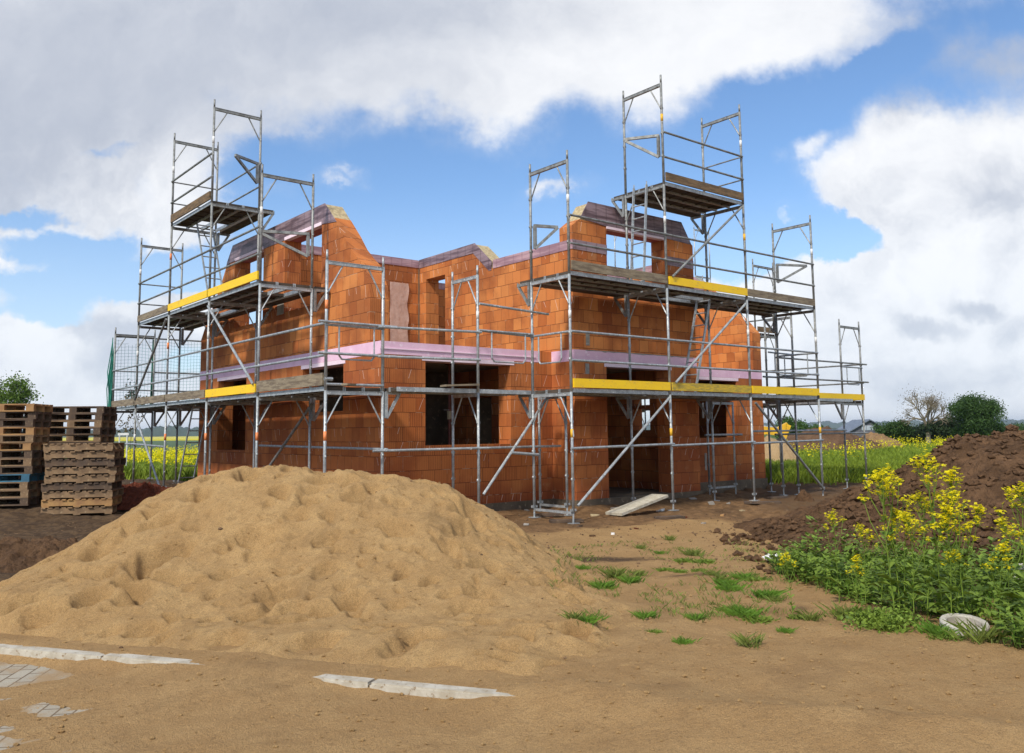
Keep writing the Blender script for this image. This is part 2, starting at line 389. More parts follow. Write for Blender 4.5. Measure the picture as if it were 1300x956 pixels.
def ground_mat():
    m, nt, b = new_mat('building_site_ground'); n = N(nt); o = n.obj()
    zc = n.n('ShaderNodeVertexColor', layer_name='zones'); sc = n.n('ShaderNodeSeparateColor'); nt.links.new(zc.outputs[0], sc.inputs[0])
    sand_m, grass_m, dark_m = sc.outputs
    n1 = n.noise(o, .9, 6, .65); n2 = n.noise(o, 7, 5, .7); n3 = n.noise(o, 130, 3, .7); n4 = n.noise(o, 28, 4, .7)
    soil = n.mix(n.ramp(n2, .35, .68), (.17, .095, .044), (.31, .18, .085))
    soil = n.mix(n.ramp(n1, .52, .66, 0., .6), soil, (.085, .052, .03))
    sand, sh = sand_colour(n, n.n('ShaderNodeNewGeometry').outputs['Position'])
    sand = n.mix(n.ramp(n1, .58, .72, 0., .40), sand, (.27, .165, .08))
    sand = n.mix(.30, sand, (.25, .145, .065))
    f = n.ramp(n.m('ADD', sand_m, n.m('MULTIPLY', n.m('SUBTRACT', n1, .5), .9)), .35, .62)
    c = n.mix(f, soil, sand)
    dark = n.mix(n.ramp(n2, .4, .6), (.075, .048, .03), (.14, .088, .048))
    c = n.mix(n.ramp(n.m('ADD', dark_m, n.m('MULTIPLY', n.m('SUBTRACT', n2, .5), .8)), .35, .7), c, dark)
    gr = n.mix(n.ramp(n.noise(o, .25, 5, .7), .4, .6), (.085, .14, .018), (.055, .10, .016))
    c = n.mix(n.ramp(n.m('ADD', grass_m, n.m('MULTIPLY', n.m('SUBTRACT', n2, .5), .5)), .4, .6), c, gr)
    c = n.mix(n.ramp(n3, .4, .75, 0., .25), c, (.12, .075, .038))
    col(b, c, nt); b.inputs['Roughness'].default_value = .95; b.inputs['Specular IOR Level'].default_value = .15
    n.bump(b, n.m('ADD', n.m('MULTIPLY', n4, 1.2), n.m('MULTIPLY', n3, .8)), .95, .022); return m
M['ground'] = ground_mat()
ground = np_mesh('ground', V, Fq, 'ground'); ground['kind'] = 'structure'
ca = ground.data.color_attributes.new('zones', 'FLOAT_COLOR', 'POINT')
s_, t_ = SS.ravel(), TT.ravel(); x_, y_ = GX.ravel(), GY.ravel()
sandm = np.clip(sstep(.2, -1.6, y_+.12*x_)*1.0, 0, 1)*sstep(-4.6, -3.6, s_+.35*fbm(x_, y_, 1.2, 3, 15) + sstep(8.6, 7.3, t_)*4)
sandm = np.maximum(sandm, .25*sstep(4, 0, y_)*sstep(-5, -3, x_))
sandm *= 1-.75*sstep(1.8, 3.4, s_-.06*t_)*sstep(8.2, 9.3, t_)
grassm = np.maximum(sstep(23.5, 25.5, t_+.5*np.sin(s_*.7)+1.2*fbm(x_, y_, .5, 2, 8)), 0)
darkm = np.clip(sstep(2.2, 3.6, s_-.10*t_)*sstep(8.6, 10, t_)*.55 + sstep(-3.6, -4.6, s_)*sstep(7.0, 9.0, t_)*.75, 0, 1)
darkm = np.maximum(darkm, .8*np.exp(-((s_-.45)**2/.12+(t_-7.5)**2/.25)) + .75*np.exp(-((s_-1.0)**2/1.2+(t_-10.4)**2/.16)) + .6*np.exp(-((s_-1.9)**2/.5+(t_-9.1)**2/.06)))
cols = np.stack([sandm, grassm, darkm, np.ones_like(sandm)], 1).astype(np.float32)
ca.data.foreach_set('color', cols.ravel())

# ------------------------------------------------------------------ road, kerb
def road_mat():
    m, nt, b = new_mat('sandy_concrete_pavers'); n = N(nt); o = n.obj()
    mp = n.n('ShaderNodeMapping'); nt.links.new(o, mp.inputs[0]); mp.inputs['Rotation'].default_value = (0, 0, math.atan2(KD[1], KD[0]))
    br = n.n('ShaderNodeTexBrick'); nt.links.new(mp.outputs[0], br.inputs[0]); br.inputs['Scale'].default_value = 1
    br.inputs['Brick Width'].default_value = .2; br.inputs['Row Height'].default_value = .1; br.inputs['Mortar Size'].default_value = .006
    br.inputs['Color1'].default_value = (.40, .36, .28, 1); br.inputs['Color2'].default_value = (.34, .30, .23, 1); br.inputs['Mortar'].default_value = (.13, .09, .05, 1)
    c = n.mix(n.ramp(n.noise(o, 2.2, 6, .7), .42, .60), br.outputs[0], (.33, .22, .11))
    c = n.mix(n.ramp(n.noise(o, 120, 3, .7), .4, .75, 0., .5), c, (.2, .13, .07))
    col(b, c, nt); b.inputs['Roughness'].default_value = .9
    n.bump(b, n.m('SUBTRACT', n.noise(o, 60, 3, .6), n.m('MULTIPLY', br.outputs[1], 1.5)), .5, .008); return m
M['road'] = road_mat()
A = KP-KD*6; B = KP+KD*16
mb = MB(); k1 = A+KN*.11; k2 = B+KN*.11; k3 = B+KN*9; k4 = A+KN*9
mb.add([(k1[0], k1[1], -.19), (k2[0], k2[1], -.19), (k3[0], k3[1], -.19), (k4[0], k4[1], -.19)], [(0, 1, 2, 3)])
rd = mb.build('paved_road', 'road', fix=True); rd.o['kind'] = 'structure'
rd.o.data.update()
mb = MB(); L = 0.
ang = math.atan2(KD[1], KD[0])
while L < 20:
    c0 = A+KD*(L+.006); w = random.uniform(-.006, .006); z1 = -.112+random.uniform(-.008, .008)
    mt = Matrix.Translation((c0[0], c0[1], 0)) @ Matrix.Rotation(ang+random.uniform(-.01, .01), 4, 'Z')
    sgn = 1 if (np.array((-math.sin(ang), math.cos(ang))) @ KN) > 0 else -1
    a, b_ = sorted((w*sgn, (w+.105)*sgn)); mb.box(0, .985, a, b_, -.35, z1-.012, mt); mb.box(.006, .979, a+.01, b_-.01, z1-.012, z1, mt); L += 1.0
M['kerb'] = simple('sandy_concrete_kerb', (.50, .46, .38), (.38, .33, .25), 9, .9, 0, .6, 60, .006, c3=(.24, .17, .1))
kb = mb.build('kerb', 'kerb', fix=True); kb.o['kind'] = 'structure'

# ------------------------------------------------------------------ sand pile
def sand_mat(name, c1, c2, c3):
    m, nt, b = new_mat(name); n = N(nt); o = n.n('ShaderNodeNewGeometry').outputs['Position']
    c, h = sand_colour(n, o, c1, c2, c3)
    col(b, c, nt); b.inputs['Roughness'].default_value = .95; b.inputs['Specular IOR Level'].default_value = .15
    n.bump(b, h, 1.0, .022); return m
M['sand'] = sand_mat('sand', (.57, .345, .142), (.69, .44, .192), (.34, .205, .088))
M['tan'] = sand_mat('distant_sand', (.46, .31, .16), (.52, .37, .20), (.36, .24, .12))
t0 = 8.9
outl = [(-60, 790), (0, 772), (30, 757), (60, 736), (100, 704), (145, 668), (190, 634), (230, 612), (265, 600), (300, 593), (330, 589), (370, 591), (400, 593), (440, 591), (500, 598), (540, 604), (570, 614), (600, 632), (630, 652), (665, 680), (700, 706), (730, 730), (760, 748), (800, 762)]
xs = np.array([(p[0]-650)/F_PX*t0 for p in outl])
hz = np.array([1.3461-(p[1]-(546.8-.0104*(p[0]-765)+.6))/F_PX*t0 for p in outl])
DS, DT = .017, .019
sg = np.arange(-6.2, 1.35, DS); tg = np.arange(4.9, 11.6, DT)
PS, PT = np.meshgrid(sg, tg)
crest = np.interp(PS, xs, hz)+.14
PX = CAM.x+PS*r0.x+PT*fh.x; PY = CAM.y+PS*r0.y+PT*fh.y
warp = .5*fbm(PX, PY, .55, 2, 31)
dt = PT-t0-warp*.35
steep = np.where(dt < 0, np.maximum(0, 1-np.abs(dt/2.35)**1.25), np.maximum(0, 1-np.abs(dt/2.3)**1.3))
ap = .16*sstep(-4.3, -2.6, dt)*(dt < 0)*(.35+.65*sstep(-5.2, -3.6, PS)) + .16*sstep(3.2, 1.2, dt)*(dt >= 0)*sstep(-4.6, -3.2, PS)
hgt = .92*np.maximum(crest, 0)*steep*.93 + ap*sstep(-6.2, -5.2, PS)*sstep(1.3, .1, PS)
hgt = hgt*.62+.345*np.maximum(crest, 0)*np.exp(-(dt/1.25)**2)
amp = sstep(0, .25, hgt)
lump = .030*fbm(PX, PY, 1.3, 3, 41, .6)*(.4+.6*sstep(.9, .5, hgt))+.026*fbm(PX, PY, 6, 6, 43, .78)-.020*np.abs(fbm(PX, PY, 8, 4, 46, .7))+.006
rill = .035*fbm(PS*3.2+.3*PT, PT*.7, 1.2, 3, 44, .6)*sstep(-2.4, -.6, dt)*(dt < .4)
# trampled hollows
dim = np.zeros_like(PX)
rs = np.random.RandomState(5)
for k in range(620):
    cs, ct = rs.uniform(-5.8, .9), rs.uniform(5.4, 8.9); a = rs.uniform(0, math.pi)
    l = .035+.13*rs.rand()**2.6; w = l*rs.uniform(.4, .75); d = rs.uniform(.055, .09)*(l/.10)**.8; a = rs.normal()*.5
    m_ = (np.abs(PS-cs) < .7) & (np.abs(PT-ct) < .7)
    ds = PS[m_]-cs; dT = PT[m_]-ct
    e = ((ds*math.cos(a)+dT*math.sin(a))/l)**2+((-ds*math.sin(a)+dT*math.cos(a))/w)**2
    dim[m_] += -d*1.3*np.exp(-e**2.2*.8)+.10*d*np.exp(-(np.sqrt(e)-1.6)**2*4)
base = gz(PX, PY)
edge = np.minimum(sstep(-6.2, -5.7, PS), sstep(1.34, 1.0, PS))*sstep(4.9, 5.3, PT)*sstep(11.6, 11.2, PT)
hz_t = hgt+amp*(lump+rill)+dim*sstep(.02, .12, hgt+.05)
w_ = (PX-KP[0])*KN[0]+(PY-KP[1])*KN[1]
kerbfade = sstep(.0, -.55, w_)
ef = sstep(.0, .07, hgt+.05*fbm(PX, PY, 2.5, 3, 77))*edge
PZ = base-.05+(hz_t+.055)*ef*kerbfade
ii = np.arange(PX.size).reshape(PX.shape)
Fp = np.stack([ii[:-1, :-1].ravel(), ii[:-1, 1:].ravel(), ii[1:, 1:].ravel(), ii[1:, :-1].ravel()], 1)
cen = at(400, 700, t0)
pile = np_mesh('sand_pile', np.stack([PX.ravel(), PY.ravel(), PZ.ravel()], 1), Fp, 'sand', origin=(cen.x, cen.y, -.14))
tag(pile, 'large trampled heap of yellow-brown sand in front of the unfinished house', 'sand pile')
def surf(x, y):          # height of the sand or ground under a point
    s, t = st(x, y); z = g1(x, y)
    if sg[0] < s < sg[-1] and tg[0] < t < tg[-1]:
        i = int((t-tg[0])/DT); j = int((s-sg[0])/DS); z = max(z, PZ[min(i, PZ.shape[0]-1), min(j, PZ.shape[1]-1)])
    return z

# ------------------------------------------------------------------ soil mounds
def mound_mat(name, c1, c2, c3, sc=9):
    m, nt, b = new_mat(name); n = N(nt); o = n.obj()
    vo = n.n('ShaderNodeTexVoronoi'); nt.links.new(n.v('ADD', o, n.v('SCALE', n.noise(o, 6, 3, .6, 1), scale=.12)), vo.inputs['Vector']); vo.inputs['Scale'].default_value = sc
    c = n.mix(n.ramp(n.noise(o, 2.2, 6, .7), .35, .65), c1, c2)
    c = n.mix(n.ramp(n.noise(o, 11, 5, .7), .5, .7, 0., .7), c, c3)
    c = n.mix(n.ramp(n.noise(o, 40, 3, .7), .62, .72, 0., .5), c, tuple(x*1.7 for x in c2))
    col(b, c, nt); b.inputs['Roughness'].default_value = .95; b.inputs['Specular IOR Level'].default_value = .15
    n.bump(b, n.m('ADD', n.m('MULTIPLY', vo.outputs[0], -1.2), n.m('MULTIPLY', n.noise(o, 26, 5, .7), 1.3)), 1.0, .05); return m
M['soil'] = mound_mat('dug_soil', (.105, .058, .030), (.20, .112, .058), (.055, .032, .019))
M['soil_far'] = mound_mat('dug_subsoil', (.115, .065, .038), (.18, .105, .06), (.08, .045, .028), 3)
M['soil_ochre'] = mound_mat('ochre_subsoil', (.25, .15, .07), (.32, .20, .10), (.17, .10, .05), 3)
M['soil_red'] = mound_mat('red_brick_rubble', (.16, .045, .025), (.22, .06, .03), (.08, .03, .02), 14)
# right-hand mound: height profile along the photo's slope, spread in depth
tm = 11.5
outm = [(960, 690), (1000, 676), (1050, 668), (1085, 648), (1110, 628), (1145, 606), (1165, 596), (1185, 586), (1205, 572), (1225, 566), (1245, 562), (1262, 556), (1280, 551), (1300, 545), (1340, 536), (1400, 528), (1500, 520), (1650, 530), (1800, 600), (1880, 690)]
xm = np.array([(p[0]-650)/F_PX*tm for p in outm]); hm = np.array([1.3461-(p[1]-(546.8-.0104*(p[0]-765)))/F_PX*tm for p in outm])
sm = np.arange(xm[0], xm[-1], .045); tmg = np.arange(7.6, 19., .05)
MS, MT = np.meshgrid(sm, tmg); MX = CAM.x+MS*r0.x+MT*fh.x; MY = CAM.y+MS*r0.y+MT*fh.y
hh = np.maximum(np.interp(MS, xm, hm)+.14, 0)
dd = MT-tm
prof = np.where(dd < 0, np.maximum(0, 1-np.abs(dd/(2.5+.25*(MS-3)))**1.2), np.maximum(0, 1-np.abs(dd/3.2)**1.5))
hgt = hh*prof*.97
lump = .13*fbm(MX, MY, 1.7, 5, 51, .62)+.07*np.abs(fbm(MX, MY, 4.4, 4, 53, .6))
cell = np.floor(MX*6+1.7*fbm(MX, MY, 2, 2, 57))*7.3+np.floor(MY*6+1.7*fbm(MX, MY, 2, 2, 58))*3.1
clod = .035*(np.sin(cell*12.9898)*43758.5453 % 1)
MZ = gz(MX, MY)-.06+(hgt+(lump+clod)*sstep(0, .25, hgt+.08)+.075)*sstep(0, .06, hgt+.02*(prof > .02))
ii = np.arange(MX.size).reshape(MX.shape)
Fm = np.stack([ii[:-1, :-1].ravel(), ii[:-1, 1:].ravel(), ii[1:, 1:].ravel(), ii[1:, :-1].ravel()], 1)
cm = at(1300, 700, 12.5)
mound = np_mesh('soil_mound', np.stack([MX.ravel(), MY.ravel(), MZ.ravel()], 1), Fm, 'soil', origin=(cm.x, cm.y, -.14))
tag(mound, 'dark brown mound of dug soil rising behind the yellow flowers at the right', 'soil mound')
def mound_z(x, y):
    s, t = st(x, y); z = surf(x, y)
    if sm[0] < s < sm[-1] and tmg[0] < t < tmg[-1]:
        i = int((t-tmg[0])/.05); j = int((s-sm[0])/.045); z = max(z, MZ[min(i, MZ.shape[0]-1), min(j, MZ.shape[1]-1)])
    return z
def small_mound(name, px, py, depth, wx, wy, h, mat, label, cat, seed, rough=.2, zb=None, rot=0., res=60):
    c = at(px, py, depth); zb = g1(c.x, c.y, False) if zb is None else zb
    u = np.linspace(-1, 1, res); U, W = np.meshgrid(u, u)
    d = np.sqrt(U**2+W**2); k = np.clip(1-d, 0, 1)
    ca_, sa_ = math.cos(rot), math.sin(rot)
    lx = U*wx; ly = W*wy
    X = c.x+(lx*ca_-ly*sa_)*r0.x+(lx*sa_+ly*ca_)*fh.x; Y = c.y+(lx*ca_-ly*sa_)*r0.y+(lx*sa_+ly*ca_)*fh.y
    n_ = fbm(X, Y, 2.2/max(wx, .5), 5, seed, .6)
    Z = zb-.05+h*(sstep(0, 1, k)**.6)*(1+.30*n_)+rough*h*sstep(0, .2, k)*fbm(X, Y, 7/max(wx, .5), 4, seed+3, .65)
    i_ = np.arange(U.size).reshape(U.shape)
    F_ = np.stack([i_[:-1, :-1].ravel(), i_[:-1, 1:].ravel(), i_[1:, 1:].ravel(), i_[1:, :-1].ravel()], 1)
    keep = (k.ravel()[F_].max(1) > 0)
    o = np_mesh(name, np.stack([X.ravel(), Y.ravel(), Z.ravel()], 1), F_[keep], mat, origin=(c.x, c.y, zb))
    tag(o, label, cat); return o
small_mound('soil_mound', 1045, 570, 52, 4.2, 3, 1.55, 'soil_far', 'distant dark brown spoil heap behind the right end of the scaffold', 'soil mound', 61, .15)
small_mound('soil_mound', 1114, 570, 58, 2.0, 2.4, 1.22, 'soil_ochre', 'distant ochre spoil heap in front of the grey gabled shed', 'soil mound', 62, .15)
small_mound('sand_pile', 975, 590, 34, 1.6, 1.6, 1.15, 'tan', 'pale distant sand heap just right of the house corner under the excavator bucket', 'sand pile', 63, .1)
small_mound('rubble_heap', 168, 632, 17.5, 1.5, 1.0, .42, 'soil_red', 'low heap of crushed red brick beside the pallet stacks', 'rubble heap', 64, .5)
small_mound('soil_clod', 1046, 661, 12.6, .42, .35, .36, 'soil', 'blocky lump of dark cut earth standing on the path right of the scaffold', 'soil lump', 66, .3)
small_mound('soil_clod', 1020, 612, 17.6, .25, .25, .28, 'soil', 'round dark lump of earth at the foot of the right-hand scaffold end', 'soil lump', 67, .3)
small_mound('soil_mound', 30, 700, 10.6, 1.3, 1.0, .28, 'soil', 'low dark ridge of soil at the left foot of the big sand heap', 'soil mound', 68, .5)
# loose clods on and before the mound (uncountable)
def clods(name, n, fn, r0_, r1_, mat, label, cat):
    mb = MB(); rr = random.Random(name)
    for k in range(n):
        x, y, z = fn(rr); r = r0_*(r1_/r0_)**(rr.random()**2.2)
        vs = []
        for a in ((1, 0, 0), (-1, 0, 0), (0, 1, 0), (0, -1, 0), (0, 0, 1), (0, 0, -1), (.6, .6, .5), (-.6, .6, .5), (.6, -.6, .5), (-.6, -.6, .5)):
            q = .75+.6*rr.random(); vs.append((x+a[0]*r*q, y+a[1]*r*q, z+r*.25+a[2]*r*q*.8))
        fs = [(4, 6, 7), (4, 7, 9), (4, 9, 8), (4, 8, 6), (0, 2, 6), (2, 7, 6), (2, 1, 7), (1, 9, 7), (1, 3, 9), (3, 8, 9), (3, 0, 8), (0, 6, 8), (0, 5, 2), (2, 5, 1), (1, 5, 3), (3, 5, 0)]
        mb.add(vs, fs)
    o = mb.build(name, mat, fix=False); tag(o, label, cat, kind='stuff'); return o
def f_m(rr):
    while 1:
        s, t = rr.uniform(2.2, 7.4), rr.uniform(8.6, 13)
        if s-.1*t > 1.5+rr.random()*1.0: break
    x = CAM.x+s*r0.x+t*fh.x; y = CAM.y+s*r0.y+t*fh.y; return x, y, mound_z(x, y)
clods('soil_clods', 5200, f_m, .012, .075, 'soil', 'loose dark clods scattered over the soil mound and its foot', 'soil')
def f_s(rr):
    while 1:
        s, t = rr.uniform(-7.5, 5), rr.uniform(5.6, 16)
        if rr.random() < .06+.94*(t > 9.5): break
    x = CAM.x+s*r0.x+t*fh.x; y = CAM.y+s*r0.y+t*fh.y; return x, y, surf(x, y)
M['crumb'] = simple('dry_earth_crumbs', (.20, .12, .06), (.12, .07, .035), 6, .95, 0, .5, 60, .01)
clods('earth_crumbs', 3000, f_s, .005, .022, 'crumb', 'small crumbs of earth and grit strewn over the bare ground', 'soil')
clods('sand_crumbs', 3500, lambda rr: (lambda s, t: (CAM.x+s*r0.x+t*fh.x, CAM.y+s*r0.y+t*fh.y, surf(CAM.x+s*r0.x+t*fh.x, CAM.y+s*r0.y+t*fh.y)))(rr.uniform(-6, 5), rr.uniform(4.2, 9)), .004, .016, 'sand', 'crumbs of damp sand lying on the sand surface', 'sand')

# ================================================================== HOUSE
house = Th('brick_house', 'unfinished orange clay-block house shell with open gables and no roof', 'house', (1.4, 1.4, -.1))
TH = .365
XA, YF, XB, YB, XC, YR, XE, YE, YD = -2.45, 2.06, 1.4, 1.4, 5.03, 3.2, 10.0, 10.8, 6.84
ZG, ZS0, ZS1 = .05, 2.68, 2.90
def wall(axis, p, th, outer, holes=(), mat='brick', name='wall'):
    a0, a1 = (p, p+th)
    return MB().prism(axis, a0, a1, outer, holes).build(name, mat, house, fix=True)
def rect(u0, u1, z0, z1): return [(u0, z0), (u1, z0), (u1, z1), (u0, z1)]
# ground storey
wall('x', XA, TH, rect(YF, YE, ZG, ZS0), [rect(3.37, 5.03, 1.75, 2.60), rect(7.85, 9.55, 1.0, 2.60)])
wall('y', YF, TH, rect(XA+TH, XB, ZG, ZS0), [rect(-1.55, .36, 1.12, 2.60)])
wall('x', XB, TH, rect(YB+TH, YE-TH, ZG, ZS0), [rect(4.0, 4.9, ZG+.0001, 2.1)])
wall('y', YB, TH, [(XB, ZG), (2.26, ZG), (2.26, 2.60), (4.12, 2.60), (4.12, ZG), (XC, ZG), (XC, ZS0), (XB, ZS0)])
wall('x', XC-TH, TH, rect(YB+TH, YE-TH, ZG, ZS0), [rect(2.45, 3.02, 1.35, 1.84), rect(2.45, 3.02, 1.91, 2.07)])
wall('y', YR, TH, rect(XC, XE-TH, ZG, ZS0), [rect(7.30, 8.87, 1.14, 2.60), rect(5.12, 5.9, 1.2, 2.4)])  # second, hidden opening added so daylight reaches the slit in the bay wall
wall('x', XE-TH, TH, rect(YR, YE, ZG, ZS0), [rect(6.6, 7.8, 1.2, 2.6)])  # unseen opening added to let sky show through to the slit
pw = ony(820, 515, YE-.2)
rear = MB().prism('y', YE-TH, YE, rect(XA+TH, XE-TH, ZG, ZS0), []).build('wall', 'brick', house, fix=True)
ia, ib = ony(797, 550, 5.0).x, ony(829, 550, 5.0).x
wall('y', 5.0, .17, rect(XB+TH, XC-TH, ZG, ZS0), mat='concrete_dark')  # this and the next two partitions coloured dark to paint in room shade
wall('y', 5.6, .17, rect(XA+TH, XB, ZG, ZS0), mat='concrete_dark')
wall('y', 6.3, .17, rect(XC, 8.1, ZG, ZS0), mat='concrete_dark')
# floor slab + plinth
def poly(off):
    return [(XA+off, YF+off), (XB+off, YF+off), (XB+off, YB+off), (XC-off, YB+off), (XC-off, YR+off), (XE-off, YR+off), (XE-off, YE-off), (XA+off, YE-off)]
def slab(off, z0, z1, mat, name):
    p = poly(off); m = MB(); n = len(p); m.v = [(x, y, z0) for x, y in p]+[(x, y, z1) for x, y in p]
    tr = tessellate_polygon([[Vector((x, y, 0)) for x, y in p]])
    m.f = [tuple(t) for t in tr]+[tuple(i+n for i in reversed(t)) for t in tr]+[(i, (i+1) % n, n+(i+1) % n, n+i) for i in range(n)]
    return m.build(name, mat, house, fix=True)
slab(-.03, -.45, ZG, 'concrete_dark', 'base_slab')
slab(.065, ZS0+.002, ZS1-.004, 'concrete', 'floor_slab')
# pink edge insulation
m = MB(); T6 = .06; e = .004
m.box(XA-e, XA+T6, YF-e, YE, ZS0, ZS1); pink1 = m.build('edge_insulation', 'pink', house, fix=True)
m = MB(); m.box(XA+T6+.001, XB-.30, YF-e, YF+T6, ZS0, ZS1); pink2 = m.build('edge_insulation', 'pink', house, fix=True)
m = MB(); m.box(XA-.02, XB-.42, YF-.022, YF-.006, ZS0+.085, ZS0+.10); m.build('insulation_batten', 'pink_light', house, fix=True)
m = MB(); m.box(XB-.30, XB, YF-e*2, YF+.3, ZS0, ZS1); m.build('edge_block', 'brick', house, fix=True)
m = MB(); m.box(XB-e, XB+T6, YB+.05, YF+.06, ZS0, ZS1); m.build('edge_insulation', 'pink', house, fix=True)
m = MB(); m.box(XB-.001, XC+e, YB-e, YB+.05, ZS0, ZS1); m.build('edge_insulation', 'pink', house, fix=True)
m = MB(); m.box(XC+.01, XE+e, YR-e, YR+T6, ZS0, ZS1); m.build('edge_insulation', 'pink', house, fix=True)
for b_ in ((XA-.008, XA+.30, 3.30, 5.10, 2.60, 2.676), (XA-.008, XA+.30, 7.80, 9.60, 2.60, 2.676), (-1.62, .45, YF-.008, YF+.30, 2.60, 2.676), (2.20, 4.20, YB-.008, YB+.30, 2.60, 2.676), (7.20, 8.95, YR-.008, YR+.30, 2.60, 2.676)):
    MB().box(*b_).build('lintel_insulation', 'pink_light', house, fix=True)
# joint drips: mortar crumbs over the pink edge
m = MB(); xs_d = np.arange(XB+.3, XC-.1, .03); zd = [ZS1-.004-.03*max(0, float(vnoise(np.array([x*9.]), np.array([.5]), 5)[0])-.35) for x in xs_d]
m.prism('y', YB-.010, YB-.0042, [(x, z) for x, z in zip(xs_d, zd)]+[(x, ZS1+.008) for x in xs_d[::-1]])
m.build('mortar_drips', 'concrete', house, fix=True)
# upper storey: left gable, front parts stepped along the roof pitch
LB = 5.38
wall('x', XA, TH, [(2.42, ZS1), (YE, ZS1), (YE, 3.70), (10.5, 4.02), (9.95, 4.5), (9.55, 4.9), (9.14, LB), (3.82, LB), (3.66, 5.22), (3.42, 4.98), (3.18, 4.70), (2.94, 4.50), (2.72, 4.34), (2.58, 4.12), (2.46, 3.92), (2.42, 3.66)],
     [rect(7.04, 8.67, 3.77, LB-.04), rect(4.29, 5.96, 3.83, LB-.04)])
m = MB().prism('x', XA+.003, XA+TH-.003, [(3.83, LB+.001), (9.13, LB+.001), (8.80, 5.71), (4.16, 5.71)]); m.build('ring_beam', 'blockcut', house, fix=True)
MB().prism('x', XA-.012, XA+.003, [(3.70, LB-.10), (4.27, LB-.04), (9.00, LB-.04), (9.22, LB-.12), (9.16, LB), (8.82, 5.73), (4.17, 5.73)]).build('roof_edge_film', 'foil', house, fix=True)
for y0, y1 in ((4.29, 5.96), (7.04, 8.67)):
    MB().box(XA-.016, XA+.10, y0, y1, LB-.05, LB+.015).build('lintel_insulation', 'pink_light', house, fix=True)
    MB().box(XA+.101, XA+TH-.01, y0+.002, y1-.002, LB-.05, LB-.001).build('lintel_soffit', 'pink_dark', house, fix=True)
# terrace rear wall and its film
wall('y', YD, TH, rect(XA+TH, XB, ZS1, 5.34))
MB().box(XA+TH, XB, YD+.003, YD+TH-.003, 5.341, 5.49).build('ring_beam', 'concrete', house, fix=True)
MB().box(XA+TH, XB-.015, YD-.014, YD+.001, 5.32, 5.505).build('roof_edge_film', 'foil_pink', house, fix=True)
# door-height wall along the terrace (plane facing left)
wall('x', XB, TH, [(YB+TH, ZS1), (5.73, ZS1), (5.73, 5.0), (6.53, 5.0), (6.53, ZS1), (YD+TH, ZS1), (YD+TH, 5.34), (4.54, 5.34), (4.02, 4.87), (YB+TH, 4.87)])
MB().prism('x', XB+.003, XB+TH-.003, [(4.60, 5.341), (YD+TH, 5.341), (YD+TH, 5.50), (4.55, 5.50), (3.98, 5.04), (3.95, 4.871), (4.035, 4.884)]).build('ring_beam', 'blockcut', house, fix=True)
MB().prism('x', XB-.012, XB+.002, [(4.62, 5.31), (YD-.02, 5.31), (YD-.02, 5.515), (4.56, 5.53), (4.40, 5.40), (3.95, 5.02), (3.96, 4.83), (4.05, 4.83)]).build('roof_edge_film', 'foil', house, fix=True)
MB().box(XB+.003, XB+TH-.003, YB+TH, 3.90, 4.871, 5.03).build('ring_beam', 'concrete', house, fix=True)
MB().box(XB-.012, XB+.002, YB-.012, 3.90, 4.855, 5.045).build('roof_edge_film', 'foil_pink', house, fix=True)
# front gable of the projecting bay
GB = 5.47
wall('y', YB, TH, [(XB, ZS1), (XC, ZS1), (XC, 5.38), (4.92, GB), (1.60, GB), (XB, 5.32)], [rect(2.34, 4.08, 3.98, 5.40)])
MB().prism('y', YB+.003, YB+TH-.003, [(1.61, GB+.001), (4.91, GB+.001), (4.60, 5.83), (1.86, 5.83)]).build('ring_beam', 'blockcut', house, fix=True)
MB().prism('y', YB-.012, YB+.003, [(1.62, GB+.03), (2.3, 5.43), (4.12, 5.43), (4.98, 5.40), (4.66, 5.86), (1.84, 5.86)]).build('roof_edge_film', 'foil', house, fix=True)
MB().box(2.34, 4.08, YB-.016, YB+.10, 5.385, 5.435).build('lintel_insulation', 'pink_light', house, fix=True)
MB().box(2.342, 4.078, YB+.101, YB+TH-.01, 5.385, 5.399).build('lintel_soffit', 'pink_dark', house, fix=True)
for a, b_ in ((XB-.0, 2.34), (4.08, XC)):
    MB().box(a, b_, YB-.010, YB-.001, 4.855, 5.045).build('damp_proof_film', 'foil', house, fix=True)
wall('x', XC-TH, TH, rect(YB+TH, 4.6, ZS1, 4.87))
MB().box(XC-TH+.003, XC-.003, YB+TH, 4.6, 4.871, 5.03).build('ring_beam', 'concrete', house, fix=True)
MB().box(XC-TH-.012, XC-TH+.002, YB+TH, 4.6, 4.855, 5.045).build('roof_edge_film', 'foil_pink', house, fix=True)
MB().prism('y', YB+TH+.002, 4.9, [(XC, 4.99), (XC+.55, 4.44), (XC+.55, 4.36), (XC, 4.90)]).build('roof_edge_film', 'foil_pink', house, fix=True)
# right gable and rear
wall('y', 4.6, TH, rect(XC, XE-TH, ZS1, 4.5))
wall('y', YD, TH, rect(XB+TH, XE-TH, ZS1, 4.86))
MB().box(XB+TH, XE-TH, YD-.012, YD+TH, 4.862, 5.02).build('roof_edge_film', 'foil_pink', house, fix=True)
wall('x', XE-TH, TH, [(YR, ZS1), (YE, ZS1), (YE, 3.7), (9.2, 5.38), (4.75, 5.38), (4.4, 5.10), (4.05, 4.75), (3.75, 4.5), (3.45, 4.2), (YR, 3.92)])
MB().prism('x', XE-TH+.003, XE-.003, [(4.76, 5.381), (9.19, 5.381), (8.85, 5.73), (5.12, 5.73)]).build('ring_beam', 'concrete', house, fix=True)
MB().prism('x', XE-TH-.012, XE-TH+.002, [(4.6, 5.30), (9.3, 5.30), (8.85, 5.75), (5.12, 5.75)]).build('roof_edge_film', 'foil_pink', house, fix=True)
wall('y', YE-TH, TH, rect(XA+TH, XE-TH, ZS1, 3.7))
